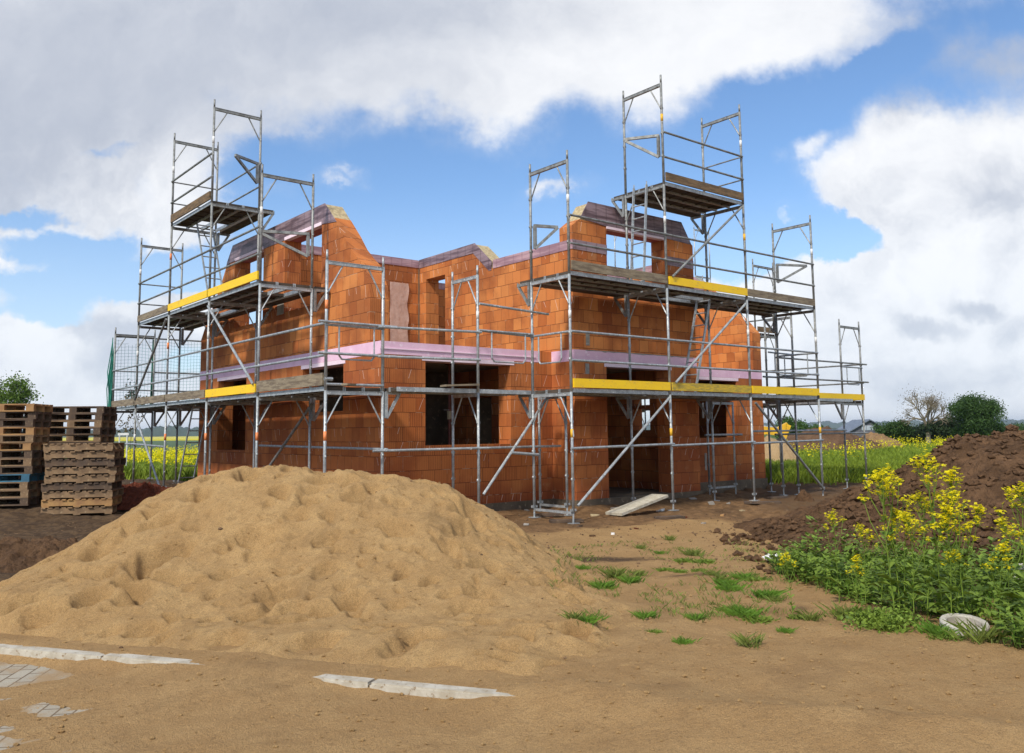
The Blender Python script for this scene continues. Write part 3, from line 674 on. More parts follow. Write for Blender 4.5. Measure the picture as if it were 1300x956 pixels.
# plastic sheet taped over the terrace window
m = MB(); nx, nz = 8, 24
for j in range(nz+1):
    for i in range(nx+1):
        x = .57+i*.50/nx+.02*math.sin(j*.8)*(i > 4); z = 4.90-j*1.98/nz
        m.v.append((x, YD-.02-.018*abs(math.sin(i*1.3+j*.31))-.01*random.random(), z))
for j in range(nz):
    for i in range(nx): k = j*(nx+1)+i; m.f.append((k, k+1, k+nx+2, k+nx+1))
m.build('window_sheet', 'white_plastic', house, smooth=True)
M['sheet'] = simple('pinkish_translucent_sheet', (.55, .34, .26), (.62, .42, .34), 6, .4, 0, .5, 14, .02)
bpy.data.objects['window_sheet'].data.materials[0] = M['sheet']
# mortar filled slots in the blockwork
for px, py, y_, w_, h_ in ((892.5, 521, YR, .07, .38), (896, 586, YR, .08, .42)):
    p = ony(px, py, y_); MB().box(p.x-w_/2, p.x+w_/2, y_-.006, y_+.01, p.z-h_/2, p.z+h_/2).build('mortar_patch', 'concrete', house, fix=True)
MB().box(XA-.006, XA+.01, 5.965, 6.28, 3.80, 4.12).build('mortar_patch', 'concrete', house, fix=True)
for px, py, h_ in ((745.5, 468, .2), (746, 430, .26)):
    p = ony(px, py, YB); MB().box(p.x-.05, p.x+.05, YB-.006, YB+.01, p.z-h_/2, p.z+h_/2).build('mortar_patch', 'concrete', house, fix=True)
MB().box(XB-.02, XB+.001, YD-.03, YD-.001, ZS1, 5.30).build('corner_joint', 'concrete_dark', house, fix=True)

# steel prop behind the wide opening
pp = ony(570.5, 520, 3.3)
prop = Th('steel_prop', 'rusty red steel prop with pale collar seen inside the wide front opening', 'prop', (pp.x, pp.y, ZG))
MB().tube((pp.x, pp.y, ZG), (pp.x, pp.y, 1.75), .03).build('outer_tube', 'rust', prop)
MB().tube((pp.x, pp.y, 1.75), (pp.x, pp.y, 2.66), .024).build('inner_tube', 'rust', prop)
MB().tube((pp.x, pp.y, 1.6), (pp.x, pp.y, 1.76), .043).build('collar', 'tag', prop)
MB().tube((pp.x-.16, pp.y-.05, 1.78), (pp.x+.03, pp.y, 1.78), .008).build('pin', 'steel', prop)
MB().box(pp.x-.07, pp.x+.07, pp.y-.07, pp.y+.07, 2.66, 2.672).build('head_plate', 'rust', prop)

# ================================================================== SCAFFOLDS
_cache = {}
def cached(key, fn, mat, smooth=True):
    if key not in _cache:
        mb = fn(); me = bpy.data.meshes.new(key[0] if isinstance(key, tuple) else key)
        me.from_pydata(mb.v, [], mb.f)
        import bmesh
        bm = bmesh.new(); bm.from_mesh(me); bmesh.ops.recalc_face_normals(bm, faces=bm.faces); bm.to_mesh(me); bm.free()
        if smooth:
            me.polygons.foreach_set('use_smooth', [len(p.vertices) == 4 for p in me.polygons])
        me.materials.append(M[mat]); _cache[key] = me
    return _cache[key]
def inst(name, me, parent, loc, rz=0.):
    o = bpy.data.objects.new(name, me); C.objects.link(o)
    if isinstance(parent, Th): o.parent = parent.o; o.location = Vector(loc)-parent.matrix_world_loc
    else: o.parent = parent; o.location = loc
    o.rotation_euler = (0, 0, rz); return o
def frame_bar(w, bottom):       # local: outer post at origin, inner at +x*w, z 0..2
    m = MB()
    m.box(.02, w-.02, -.024, .024, 1.935, 1.985)
    m.box(.02, w-.02, -.03, .03, 1.985, 1.992)
    for a, s in ((0, 1), (w, -1)): m.tube((a+s*.27, 0, 1.94), (a+s*.02, 0, 1.50), .013, 6)
    return m
def post_mb(z0, z1): 
    m = MB().tube((0, 0, z0), (0, 0, z1), .0242, 10)
    for z in (.25, .55, 1.0, 1.2, 1.5): m.box(-.012, .012, -.034, .034, z-.02, z+.02) if z in (.55, 1.0, 1.5) else None
    return m
def spigot(): 
    m = MB().tube((0, 0, 1.99), (0, 0, 2.16), .019, 8); return m
def add_frame(sc, x, y, z, ori, w=1.0, old=False, top=False, bottom=False, band=None, zlow=None):
    """ori: angle of the outer->inner direction"""
    sm_ = 'steel_old' if old else 'steel'
    me = cached(('frame', w, bottom, sm_), lambda: frame_bar(w, bottom), sm_, False)
    f = inst('frame', me, sc, (x, y, z), ori)
    if bottom: inst('bottom_rung', cached(('bottom_rung', w, sm_), lambda: MB().box(.02, w-.02, -.02, .02, -.02, .02), sm_, False), f, (0, 0, 0))
    for k in (0, 1):
        h0 = 0 if zlow is None else zlow-z
        pm = cached(('post', h0, sm_), lambda: post_mb(h0 if bottom else 0.0, 2.0), sm_)
        inst('post', pm, f, (k*w, 0, 0))
        if top: inst('spigot', cached(('spigot', sm_), spigot, sm_), f, (k*w, 0, 0))
    if band:
        inst('marking_band', cached(('marking_band', band), lambda: MB().tube((0, 0, 1.24), (0, 0, 1.38), .0262, 10), band), f, (0, 0, 0))
    return f
def jack(sc, x, y, ztop=.06, zg=None, board=False):
    zg = surf(x, y)-.0 if zg is None else zg
    zg = min(zg, ztop-.03)
    j = MB().tube((x, y, zg), (x, y, ztop+.1), .016, 8).build('base_jack', 'steel', sc)
    MB().box(x-.075, x+.075, y-.075, y+.075, zg, zg+.012).build('base_plate', 'steel', j)
    MB().box(x-.06, x+.06, y-.015, y+.015, ztop-.03, ztop+.01).build('wing_nut', 'steel', j)
def rail(sc, p0, p1, old=False, r=.0215, name='guard_rail'):
    return MB().tube(p0, p1, r, 8).build(name, 'steel_old' if old else 'steel', sc, smooth=False)
def deck(sc, x0, x1, y0, y1, z, dirn, edge='steel', hole=None, mat='deck_wood'):
    """planks running along dirn between the frames, top at z+.07"""
    d = None; n = 3
    if dirn == 'x':
        ws = np.linspace(y0, y1, n+1)
    else: ws = np.linspace(x0, x1, n+1)
    for i in range(n):
        a, b_ = ws[i]+.008, ws[i+1]-.008
        m = MB(); e = MB()
        rng_ = [(0., 1.)] if hole is None or not (hole[0] <= i < hole[1]) else [(0., hole[2]), (hole[3], 1.)]
        for (f0, f1) in rng_:
            if f1-f0 < .01: continue
            if dirn == 'x':
                u0, u1 = x0+(x1-x0)*f0+.03, x0+(x1-x0)*f1-.03
                m.box(u0, u1, a+.02, b_-.02, z+.035, z+.066)
                k = u0
                while k < u1-.05: m.box(k, k+.03, a+.02, b_-.02, z+.012, z+.034); k += .42
            else:
                u0, u1 = y0+(y1-y0)*f0+.03, y0+(y1-y0)*f1-.03
                m.box(a+.02, b_-.02, u0, u1, z+.035, z+.066)
                k = u0
                while k < u1-.05: m.box(a+.02, b_-.02, k, k+.03, z+.012, z+.034); k += .42
        if dirn == 'x':
            e.box(x0+.03, x1-.03, a, a+.018, z+.002, z+.072); e.box(x0+.03, x1-.03, b_-.018, b_, z+.002, z+.072)
        else:
            e.box(a, a+.018, y0+.03, y1-.03, z+.002, z+.072); e.box(b_-.018, b_, y0+.03, y1-.03, z+.002, z+.072)
        p = m.build('deck_board', mat, sc, fix=True)
        e.build('side_rail', edge, p, fix=True)
def toe(sc, p0, p1, mat, h=.15, z=.075):
    p0 = Vector(p0)+Vector((0, 0, z+h/2)); p1 = Vector(p1)+Vector((0, 0, z+h/2))
    return MB().bar(p0, p1, .032, h).build('toe_board', mat, sc, fix=True)
def bracket(sc, x, y, z, d, L=.33, old=False):
    """console on the inner post, top at z"""
    dx, dy = d; o_ = .05
    m = MB().bar((x+dx*o_, y+dy*o_, z-.02), (x+dx*(L+o_), y+dy*(L+o_), z-.02), .045, .05)
    m.bar((x+dx*(o_+.01), y+dy*(o_+.01), z-.01), (x+dx*(o_+.01), y+dy*(o_+.01), z-.42), .05, .05)
    m.bar((x+dx*(L+o_-.02), y+dy*(L+o_-.02), z-.04), (x+dx*(o_+.02), y+dy*(o_+.02), z-.42), .035, .045)
    m.tube((x+dx*(L+o_), y+dy*(L+o_), z-.04), (x+dx*(L+o_), y+dy*(L+o_), z+.03), .018, 6)
    return m.build('console_bracket', 'steel_old' if old else 'steel', sc, fix=True)
def ladder(sc, b0, b1, side, w=.34, n=7):
    """b0 bottom centre, b1 top centre; side = unit vector across"""
    b0 = Vector(b0); b1 = Vector(b1); s = Vector(side)*(w/2)
    m = MB()
    for k in (-1, 1):
        m.bar(b0+s*k, b1+s*k, .022, .05)
        d = (b1-b0).normalized(); t = b1+s*k
        m.tube(t, t+d*.05+Vector((0, 0, .02)), .012, 6)
    l = m.build('ladder', 'steel', sc, fix=True)
    for i in range(n):
        c = b0.lerp(b1, (i+.5)/n); MB().tube(c-s, c+s, .014, 6).build('rung', 'steel', l)
def end_guard(sc, x0, y0, x1, y1, z, hang=.5):
    """U-shaped double end rail between two posts, top bar at z"""
    a = Vector((x0, y0, z)); b_ = Vector((x1, y1, z)); d = (b_-a)
    m = MB().tube(a, b_, .02, 8)
    p, q_ = a+d*.22, a+d*.84; dn = Vector((0, 0, -hang+.06)); c = d*.05
    m.tube(p, p+dn, .014, 6); m.tube(q_, q_+dn, .014, 6)
    m.tube(p+dn, p+dn+c-Vector((0, 0, .06)), .014, 6); m.tube(q_+dn, q_+dn-c-Vector((0, 0, .06)), .014, 6)
    m.tube(p+dn+c-Vector((0, 0, .06)), q_+dn-c-Vector((0, 0, .06)), .014, 6)
    return m.build('end_guard', 'steel', sc, fix=True)
PIh = math.pi/2
# ---------- right facade scaffold (outer line y=0, inner y=.99)
RX = [0, 2.496, 4.974, 7.4735]; W = .99
RS = Th('facade_scaffold', 'scaffold with yellow toe boards across the projecting right bay, raised to a third deck', 'scaffold', (0, 0, -.13), 'scaffolds round the house')
bands = {(0, 0): 'band_yellow', (1, 0): 'band_yellow', (2, 0): None, (3, 0): 'band_yellow', (0, 4): 'band_white', (2, 2): 'band_white', (3, 2): 'band_white', (3, 4): 'band_white', (1, 6): 'band_yellow', (2, 6): 'band_white', (2, 4): 'band_yellow', (0, 2): 'band_white', (1, 4): 'band_white'}
for i, x in enumerate(RX):
    levels = [0, 2, 4]+([6] if i in (1, 2) else [])
    for z in levels:
        add_frame(RS, x, 0, z, PIh, W, old=(z >= 4 or (i == 3 and z >= 2)), top=(z == levels[-1]), bottom=(z == 0 and i in (0,)), band=bands.get((i, z)))
    jack(RS, x, 0); jack(RS, x, W)
for i in range(3):
    x0, x1 = RX[i], RX[i+1]
    deck(RS, x0, x1, 0, W, 2.0-.01, 'x', hole=None)
    deck(RS, x0, x1, 0, W, 4.0-.01, 'x', hole=(1, 3, .40, .74) if i == 1 else None)
    for z in (2, 4):
        for h in (.53, 1.02):
            rail(RS, (x0, -.03, z+h), (x1, -.03, z+h), old=(z == 4))
    rail(RS, (x0-.06, -.04, 1.06), (x1+.03, -.04, 1.09), name='ledger')
deck(RS, RX[1], RX[2], 0, W, 5.99, 'x')
for i in range(3):      # narrow inner boards on the consoles
    for z in (2.0, 4.0)+((6.0,) if i == 1 else ()):
        m = MB().box(RX[i]+.03, RX[i+1]-.03, W+.08, W+.36, z+.0, z+.055); m.build('inner_deck', 'deck_wood', RS, fix=True)
for i, x in enumerate(RX):
    for z in (2.0, 4.0)+((6.0,) if i in (1, 2) else ()):
        bracket(RS, x, W, z, (0, 1), .33, old=z > 2)
y_ = -.028
toe(RS, (.03, y_, 2), (2.47, y_, 2), 'board_yellow'); toe(RS, (2.53, y_, 2), (4.95, y_, 2), 'board_yellow_worn'); toe(RS, (5.0, y_, 2), (7.45, y_, 2), 'board_yellow')
toe(RS, (.03, y_, 4), (2.47, y_, 4), 'board_grey', .16); toe(RS, (2.53, y_, 4), (4.95, y_, 4), 'board_yellow'); toe(RS, (5.0, y_, 4), (7.45, y_, 4), 'board_grey')
toe(RS, (2.53, y_, 6), (4.95, y_, 6), 'board_brown', .16)
for h in (.53, 1.02): rail(RS, (RX[1], -.03, 6+h), (RX[2], -.03, 6+h), True)
for h in (.53, 1.02): rail(RS, (RX[2], 0, 6+h), (RX[2], W, 6+h), True, .016)
rail(RS, (.05, -.06, .12), (2.40, -.06, 1.93), r=.024, name='diagonal_brace')
rail(RS, (2.60, -.06, 2.22), (4.85, -.06, 3.90), r=.024, name='diagonal_brace')
rail(RS, (2.60, -.06, 4.22), (4.85, -.06, 5.92), True, .024, name='diagonal_brace')
rail(RS, (5.05, -.06, 1.88), (7.42, -.06, .02), True, .026, name='diagonal_brace')
# spare consoles turned outwards
def flag(sc, x, y, z, d, L=.62, old=True, up_=False):
    dx, dy = d; m = MB().bar((x+dx*.06, y+dy*.06, z), (x+dx*L, y+dy*L, z+(.0)), .05, .05)
    m.bar((x+dx*.08, y+dy*.08, z), (x+dx*.08, y+dy*.08, z-.42), .05, .05)
    m.bar((x+dx*L, y+dy*L, z-.01), (x+dx*.08, y+dy*.08, z-.42), .045, .05)
    return m.build('console_bracket', 'steel_old' if old else 'steel', sc, fix=True)
def dirto(p, q_): v = Vector((q_[0]-p[0], q_[1]-p[1])); v.normalize(); return (v.x, v.y)
flag(RS, 0, W, 5.03, (.93, -.36), .52); flag(RS, RX[1], 0, 6.96, (-.55, .83), .75); flag(RS, RX[3], W, 5.18, (.9, -.44), .85)
ladder(RS, (2.28, .55, 4.05), (2.44, .55, 6.07), (0, 1, 0), .33, 8)
ladder(RS, (3.70, .55, 2.06), (4.30, .55, 4.10), (0, 1, 0), .33, 8)
end_guard(RS, 0, .02, 0, W-.02, 3.02); end_guard(RS, RX[3], .02, RX[3], W-.02, 3.02)
rail(RS, (RX[3], 0, 3.02), (RX[3]+.02, W, 3.02), True, .018); rail(RS, (RX[3], 0, 2.55), (RX[3], W, 2.55), True, .018)
MB().tube((-.004, -.035, 1.36), (-.01, -.05, 1.25), .012, 6).build('wedge_clamp', 'steel', RS)
# plank lying on end of tower brackets etc.: recess frame standing inside
RI = Th('recess_scaffold', 'low steel frame standing in the recess before the right-hand window opening', 'scaffold', (6.4, 2.25, -.1), 'scaffolds round the house')
add_frame(RI, 6.35, 2.2, 0, 0, .98, bottom=True); jack(RI, 6.35, 2.2); jack(RI, 7.33, 2.2)
rail(RI, (6.2, 2.16, 1.22), (7.6, 2.16, 1.22), r=.026, name='ledger')

# ---------- middle scaffold: terrace front
MS_ = Th('link_scaffold', 'scaffold bay bridging the wide front opening with a low grey deck and single end frame', 'scaffold', (-1.21, .98, -.13), 'scaffolds round the house')
for z in (0, 2):
    add_frame(MS_, -1.208, .9815, z, PIh, .735, top=(z == 2), band='band_white' if z == 2 else None)
jack(MS_, -1.208, .9815); jack(MS_, -1.208, 1.717)
deck(MS_, -2.80, .0, .99, 1.70, 1.99, 'x', edge='steel')
MB().bar((-1.9, 1.0, 2.10), (-1.26, .96, 2.13), .2, .03).build('loose_plank', 'board_grey', MS_, fix=True)
rail(MS_, (-2.95, 1.28, 3.02), (-1.15, .95, 3.02), name='guard_rail'); rail(MS_, (-3.98, 1.28, 3.04), (-2.6, 1.30, 3.04))
rail(MS_, (-3.98, 1.28, 2.56), (-2.6, 1.3, 2.56)); rail(MS_, (-2.95, 1.28, 2.55), (-1.18, .95, 2.55))
rail(MS_, (-1.2, .94, 3.50), (.35, .94, 3.44), name='ledger')
rail(MS_, (-1.2, .97, 3.05), (0, .97, 3.02)); end_guard(MS_, -1.2, .95, -.0, .95, 3.05, .52)
rail(MS_, (-3.05, 1.25, 1.07), (-1.0, .93, 1.08), name='ledger'); rail(MS_, (-1.4, .93, 1.08), (1.1, 1.5, 1.07), name='ledger')
rail(MS_, (-1.15, .93, .32), (.35, 1.0, 1.95), r=.024, name='diagonal_brace')
rail(MS_, (-.55, .93, .99), (.08, .95, .94), r=.026, name='ledger')
fr = add_frame(MS_, .72, .93, 0, PIh, .735, old=False, bottom=True); jack(MS_, .72, .93); jack(MS_, .72, 1.665)

# ---------- left facade scaffold (outer line x=-3.83, inner x=-2.84)
QX = -3.829; QY = [1.325, 3.885, 6.399, 8.900, 11.203, 13.256]
LS = Th('facade_scaffold', 'scaffold along the left gable wall with weathered and yellow boards and a tower', 'scaffold', (QX, 6.4, .0), 'scaffolds round the house')
lv = {0: [0, 2], 1: [0, 2, 4], 2: [0, 2, 4, 6], 3: [0, 2, 4, 6], 4: [0, 2, 4], 5: [0, 2]}
lb = {(0, 0): 'band_orange', (1, 0): 'band_orange', (2, 0): 'band_orange', (3, 0): 'band_orange', (4, 0): 'band_white', (0, 2): 'band_orange', (4, 2): 'band_white', (3, 2): 'band_orange', (2, 2): 'band_white', (2, 6): 'band_white', (3, 6): 'band_white', (4, 4): 'band_white', (3, 4): 'band_orange', (1, 4): 'band_white'}
for i, y in enumerate(QY):
    for z in lv[i]:
        add_frame(LS, QX, y, z, 0, W, old=(z >= 4 or i >= 4), top=(z == lv[i][-1]), band=lb.get((i, z)))
    jack(LS, QX, y, ztop=.24 if i > 2 else .06); jack(LS, QX+W, y, ztop=.24 if i > 2 else .06)
xl = QX-.028
for i in range(5):
    y0, y1 = QY[i], QY[i+1]
    deck(LS, QX, QX+W, y0, y1, 1.99, 'y')
    for h in (.53, 1.02): rail(LS, (xl, y0, 2+h), (xl, y1, 2+h))
    if 1 <= i <= 3:
        deck(LS, QX, QX+W, y0, y1, 3.99, 'y', hole=(1, 3, .45, .8) if i == 2 else ((1, 3, .1, .45) if i == 1 else None))
        for h in (.53, 1.02): rail(LS, (xl, y0, 4+h), (xl, y1, 4+h), True)
deck(LS, QX, QX+W, QY[2], QY[3], 5.99, 'y', hole=(1, 3, .7, .97))
for h in (.53, 1.02):
    rail(LS, (xl, QY[2], 6+h), (xl, QY[3], 6+h), True)
    rail(LS, (QX, QY[3], 6+h), (QX+W, QY[3], 6+h), True, .016); rail(LS, (QX, QY[4], 4+h), (QX+W, QY[4], 4+h), True, .016)
    rail(LS, (QX, QY[5], 2+h), (QX+W, QY[5], 2+h), True, .016)
    rail(LS, (QX+W+.03, QY[2], 6+h), (QX+W+.03, QY[3], 6+h), True, .018)
for i in range(5):
    for z in (2.0,)+((4.0,) if 1 <= i <= 3 else ())+((6.0,) if i == 2 else ()):
        MB().box(QX+W+.08, QX+W+.33, QY[i]+.03, QY[i+1]-.03, z, z+.055).build('inner_deck', 'deck_wood', LS, fix=True)
for i, y in enumerate(QY):
    for z in (2.0,)+((4.0,) if 1 <= i <= 4 else ())+((6.0,) if i in (2, 3) else ()):
        bracket(LS, QX+W, y, z, (1, 0), .27, old=(z > 2))
toe(LS, (xl, QY[0]+.03, 2), (xl, QY[1]-.03, 2), 'board_grey', .19); toe(LS, (xl, QY[1]+.03, 2), (xl, QY[2]-.03, 2), 'board_yellow')
for i in (2, 3, 4): toe(LS, (xl, QY[i]+.03, 2), (xl, QY[i+1]-.03, 2), 'board_grey', .16)
toe(LS, (xl, QY[1]+.03, 4), (xl, QY[2]-.03, 4), 'board_yellow'); toe(LS, (xl, QY[2]+.03, 4), (xl, QY[3]-.03, 4), 'board_yellow'); toe(LS, (xl, QY[3]+.03, 4), (xl, QY[4]-.03, 4), 'board_grey')
toe(LS, (xl, QY[2]+.03, 6), (xl, QY[3]-.03, 6), 'board_brown', .17)
MB().bar((QX+.25, QY[0]-.05, 2.09), (QX+.95, QY[0]+.3, 2.11), .2, .03).build('loose_plank', 'board_grey', LS, fix=True)
rail(LS, (xl-.03, QY[2]-.1, 3.88), (xl-.03, QY[1]+.08, 2.22), r=.025, name='diagonal_brace')
rail(LS, (xl-.03, QY[3]+.0, 3.9), (xl-.03, QY[4]-.1, 2.2), True, .028, name='diagonal_brace')
rail(LS, (xl-.03, QY[4]-.1, 1.9), (xl-.03, QY[3]+.1, .25), r=.024, name='diagonal_brace')
rail(LS, (QX+W, QY[1]-.1, 1.9), (QX+W, QY[2]+.2, .1), True, .026, name='diagonal_brace')
rail(LS, (xl, QY[4], 1.15), (xl, QY[3], 1.10), name='ledger'); rail(LS, (xl, QY[5], 1.15), (xl, QY[4], 1.15), name='ledger')
rail(LS, (QX+W+.03, QY[2]-.2, 1.12), (QX+W+.03, QY[0]-.1, 1.09), name='ledger')
flag(LS, QX+W, QY[2], 6.98, (-.90, -.42), .72); flag(LS, QX+W, QY[1], 5.02, (-.93, .36), .98)
ladder(LS, (QX+.52, 7.35, 4.05), (QX+.52, 8.35, 6.1), (1, 0, 0), .33, 8)
ladder(LS, (QX+.7, 9.6, .25), (QX+.7, 8.7, 2.1), (1, 0, 0), .33, 7)
end_guard(LS, QX, QY[0], QX+W, QY[0], 3.0, .52)
rail(LS, (QX, QY[0]-.02, 2.09), (QX+W, QY[0]-.02, 2.09), name='guard_rail')
MB().tube((QX-.02, QY[0], 2.17), (QX+.11, QY[0], 2.17), .03, 8).build('coupler', 'steel', LS)

# ---------- rear scaffold with net
NS = Th('rear_scaffold', 'scaffold behind the house at the far left carrying a green safety net', 'scaffold', (0, 12.7, 0), 'scaffolds round the house')
for x in (-1.3, 1.2, 3.7, 6.2, 8.7):
    for z in (0, 2): add_frame(NS, x, 13.25, z, -PIh, .99, old=True, top=(z == 2))
    jack(NS, x, 13.25, ztop=.2); jack(NS, x, 12.26, ztop=.2)
xs_ = [QX+W, -1.3, 1.2, 3.7, 6.2, 8.7]
for a, b_ in zip(xs_[:-1], xs_[1:]):
    deck(NS, a, b_, 12.26, 13.25, 1.99, 'x')
    for h in (.53, 1.02): rail(NS, (a, 13.28, 2+h), (b_, 13.28, 2+h), True)
rail(NS, (QX, 13.30, 3.93), (1.2, 13.30, 3.93), True, .022)
# rear tower frame glimpsed through the bay gable opening
for p, zt in ((ony(780, 291, 12.3), 2), (ony(881, 292, 12.3), 2)):
    zb = p.z-1.95
    add_frame(NS, p.x, 12.3, zb, 0, .99, top=True, bottom=False); add_frame(NS, p.x, 12.3, zb-2, 0, .99)
    add_frame(NS, p.x, 12.3, zb-4, 0, .99)
pr = ony(780, 291, 12.3)
deck(NS, pr.x-.2, pr.x+2.5, 12.3, 12.33+.9, pr.z-1.95-2, 'x')
def net_mb(x0, x1, y, z0, z1, cell=.085, th=.0055, sag=.18):
    m = MB(); 
    def top(x): f = (x-x0)/(x1-x0); return z1-sag*math.sin(math.pi*min(1, f*3.2))*(f < .32)-.03*math.sin(f*20)
    x = x0
    while x <= x1:
        yy = y+.03*math.sin(x*5); m.bar((x, yy, z0), (x+.01*math.sin(x*9), yy, top(x)), th, th); x += cell
    z = z0
    while z < z1:
        x = x0
        while x < x1-.01:
            xe = min(x+cell*2, x1)
            if z < top(x): m.bar((x, y+.03*math.sin(x*5), z+.015*math.sin(x*7)), (xe, y+.03*math.sin(xe*5), z+.015*math.sin(xe*7)), th, th)
            x = xe
        z += cell
    return m
net_mb(QX+.02, -.9, 13.33, 2.05, 3.92).build('safety_net', 'net_thin', NS)
m = MB()          # bundled end of the net on the corner post
rr = random.Random(3)
for k in range(26):
    a = rr.uniform(0, 6.28); z0 = rr.uniform(1.5, 2.4); z1 = rr.uniform(3.0, 3.9)
    p = Vector((QX-.05+.05*math.cos(a), 13.3+.05*math.sin(a), z0)); q_ = Vector((QX-.02+.03*math.cos(a+1), 13.3+.03*math.sin(a+1), z1))
    mid = (p+q_)/2+Vector((rr.uniform(-.09, .02), 0, 0)); m.tube(p, mid, .012, 5); m.tube(mid, q_, .012, 5)
m.build('net_bundle', 'net', NS)
m = MB()
for k in range(14):
    a = k*.45; m.tube((QX+W+.03*math.cos(a)-.02, 13.3, 2.05), (QX+W+.03*math.cos(a+1), 13.3, 3.9), .016, 5)
m.build('net_bundle', 'net', NS)

# ---------- side scaffold at the far right
SS_ = Th('side_scaffold', 'scaffold returning along the far right end wall with a single yellow end board', 'scaffold', (11.1, 3.8, -.1), 'scaffolds round the house')
XO, XI = 11.62, 10.65
yy = [1.25, 3.8, 6.35, 8.9, 11.4]
for i, y in enumerate(yy):
    L_ = [0, 2]+([4] if 1 <= i <= 3 else [])
    for z in L_: add_frame(SS_, XO, y, z, math.pi, .97, old=True, top=(z == L_[-1]))
    jack(SS_, XO, y); jack(SS_, XI, y)
for i in range(4):
    deck(SS_, XI, XO, yy[i], yy[i+1], 1.99, 'y')
    for h in (.53, 1.02): rail(SS_, (XO+.03, yy[i]-.05, 2+h), (XO+.03, yy[i+1], 2+h), True)
    if 1 <= i <= 2:
        deck(SS_, XI, XO, yy[i], yy[i+1], 3.99, 'y')
        for h in (.53, 1.02): rail(SS_, (XO+.03, yy[i], 4+h), (XO+.03, yy[i+1], 4+h), True)
toe(SS_, (XI+.05, yy[1]-.05, 4), (XO, yy[1]-.05, 4), 'board_brown')
deck(SS_, RX[3]+.05, 10.2, .7, 1.25, 1.99, 'x')
toe(SS_, (RX[3]+.2, 1.2, 2), (XO, 1.2, 2), 'board_yellow'); toe(SS_, (XO+.02, 1.3, 2), (XO+.02, 3.7, 2), 'board_yellow_worn')
rail(SS_, (RX[3]+.2, 1.2, 3.02), (XO+.2, 1.2, 3.02), True); rail(SS_, (RX[3]-.3, 1.2, 2.55), (XO+.25, 1.2, 2.55), True)
end_guard(SS_, XI, 1.22, XO, 1.22, 2.92, .45)
rail(SS_, (RX[3]+.0, 1.15, 1.22), (XO+.1, 1.2, 1.22), True, name='ledger'); rail(SS_, (RX[3]-1.2, .9, 1.3), (XI, 1.2, 1.3), name='ledger')
bracket(SS_, XI, yy[0], 2.0, (-1, 0), .33, True)
px_ = 8.02
for z in (0, 2): add_frame(SS_, px_, .95, z, PIh, .735, old=True, top=(z == 2))
jack(SS_, px_, .95); jack(SS_, px_, 1.685)
end_guard(SS_, RX[3]-.35, 1.0, RX[3]+.9, 1.1, 3.1, .5)

# sole boards under the front feet
for px, py, l, a in ((719, 661, .55, .2), (850, 657, .5, .4), (697, 655, .5, .1), (988, 630, .5, .3), (968, 641, .7, -.2), (800, 640, .45, .3)):
    p = onz(px, py, -.13); zg = surf(p.x, p.y)
    mt = Matrix.Translation((p.x, p.y, zg)) @ Matrix.Rotation(YAW-PIh+a, 4, 'Z')
    t_ = MB().box(-l/2, l/2, -.1, .1, 0, .04, mt).build('sole_board', 'pallet_dark', None, fix=True)
    tag(t_, {719: 'dark sole board under the near corner foot of the right scaffold', 850: 'short dark sole board under the foot beside the stained plank', 697: 'dark sole board under the inner corner foot of the right scaffold', 988: 'dark board under the last inner foot of the right scaffold', 968: 'flat dark board lying on the mud beyond the third scaffold foot', 800: 'short board under the inner foot before the doorway'}[px], 'board', 'sole boards under the scaffold feet')
# leaning plank
a = onz(779, 655, -.12); b_ = ony(838, 629, .15)
a = Vector((a.x, a.y, surf(a.x, a.y)+.04)); b_ = Vector((b_.x, b_.y, b_.z))
pl = MB().bar(a, b_, .37, .045).build('stained_plank', 'plank', None, fix=True)
tag(pl, 'pale mortar-splattered plank leaning in front of the doorway', 'plank')

# ================================================================== PALLETS
def make_pallet(mat):
    p = Th('pallet', 'x', 'pallet', (0, 0, -50)); o = p.matrix_world_loc
    m = MB(); rr = random.Random(mat)
    def B(mb, *a): mb.box(a[0], a[1], a[2], a[3], a[4]+o.z, a[5]+o.z)
    for k in range(5): c = -.4+.0725+k*.164; w = (.145, .1, .145, .1, .145)[k]; B(m, -.6+rr.uniform(-.012, .012), .6+rr.uniform(-.012, .012), c-w/2+.0, c+w/2, .122, .144)
    for c in (-.5275, 0, .5275): B(m, c-.07, c+.07, -.4, .4, .100, .1215)
    m.build('top_deck', mat, p, fix=True)
    for c in (-.35, 0, .35):
        m = MB(); B(m, -.6, .6, c-.05, c+.05, 0, .022)
        for d in (-.5275, 0, .5275): B(m, d-.07, d+.07, c-.05, c+.05, .0225, .0995)
        m.build('bottom_runner', mat, p, fix=True)
    return p.o
def make_stringer_pallet(mat, key):
    p = Th('pallet', 'x', 'pallet', (0, 0, -50)); o = p.matrix_world_loc; rr = random.Random(key)
    m = MB()
    for k in range(11): c = -.555+k*.111; w = rr.uniform(.066, .084); s_ = rr.uniform(-.02, .02); m.box(c-w/2, c+w/2, -.41+s_, .41+s_, .124+o.z, .144+o.z)
    m.build('top_deck', mat, p, fix=True)
    for c in (-.37, 0, .37): MB().box(-.60, .60, c-.022, c+.022, .024+o.z, .1235+o.z).build('stringer', mat, p, fix=True)
    m = MB()
    for c in (-.53, 0, .53): m.box(c-.06, c+.06, -.4, .4, 0+o.z, .0235+o.z)
    m.build('bottom_deck', mat, p, fix=True)
    return p.o
pal = {k: make_pallet(k) for k in ('pallet_wood', 'pallet_dark', 'pallet_warm', 'pallet_blue')}
pal['string_a'] = make_stringer_pallet('pallet_wood', 'a'); pal['string_b'] = make_stringer_pallet('pallet_dark', 'b'); pal['string_c'] = make_stringer_pallet('pallet_warm', 'c')
used_p = set()
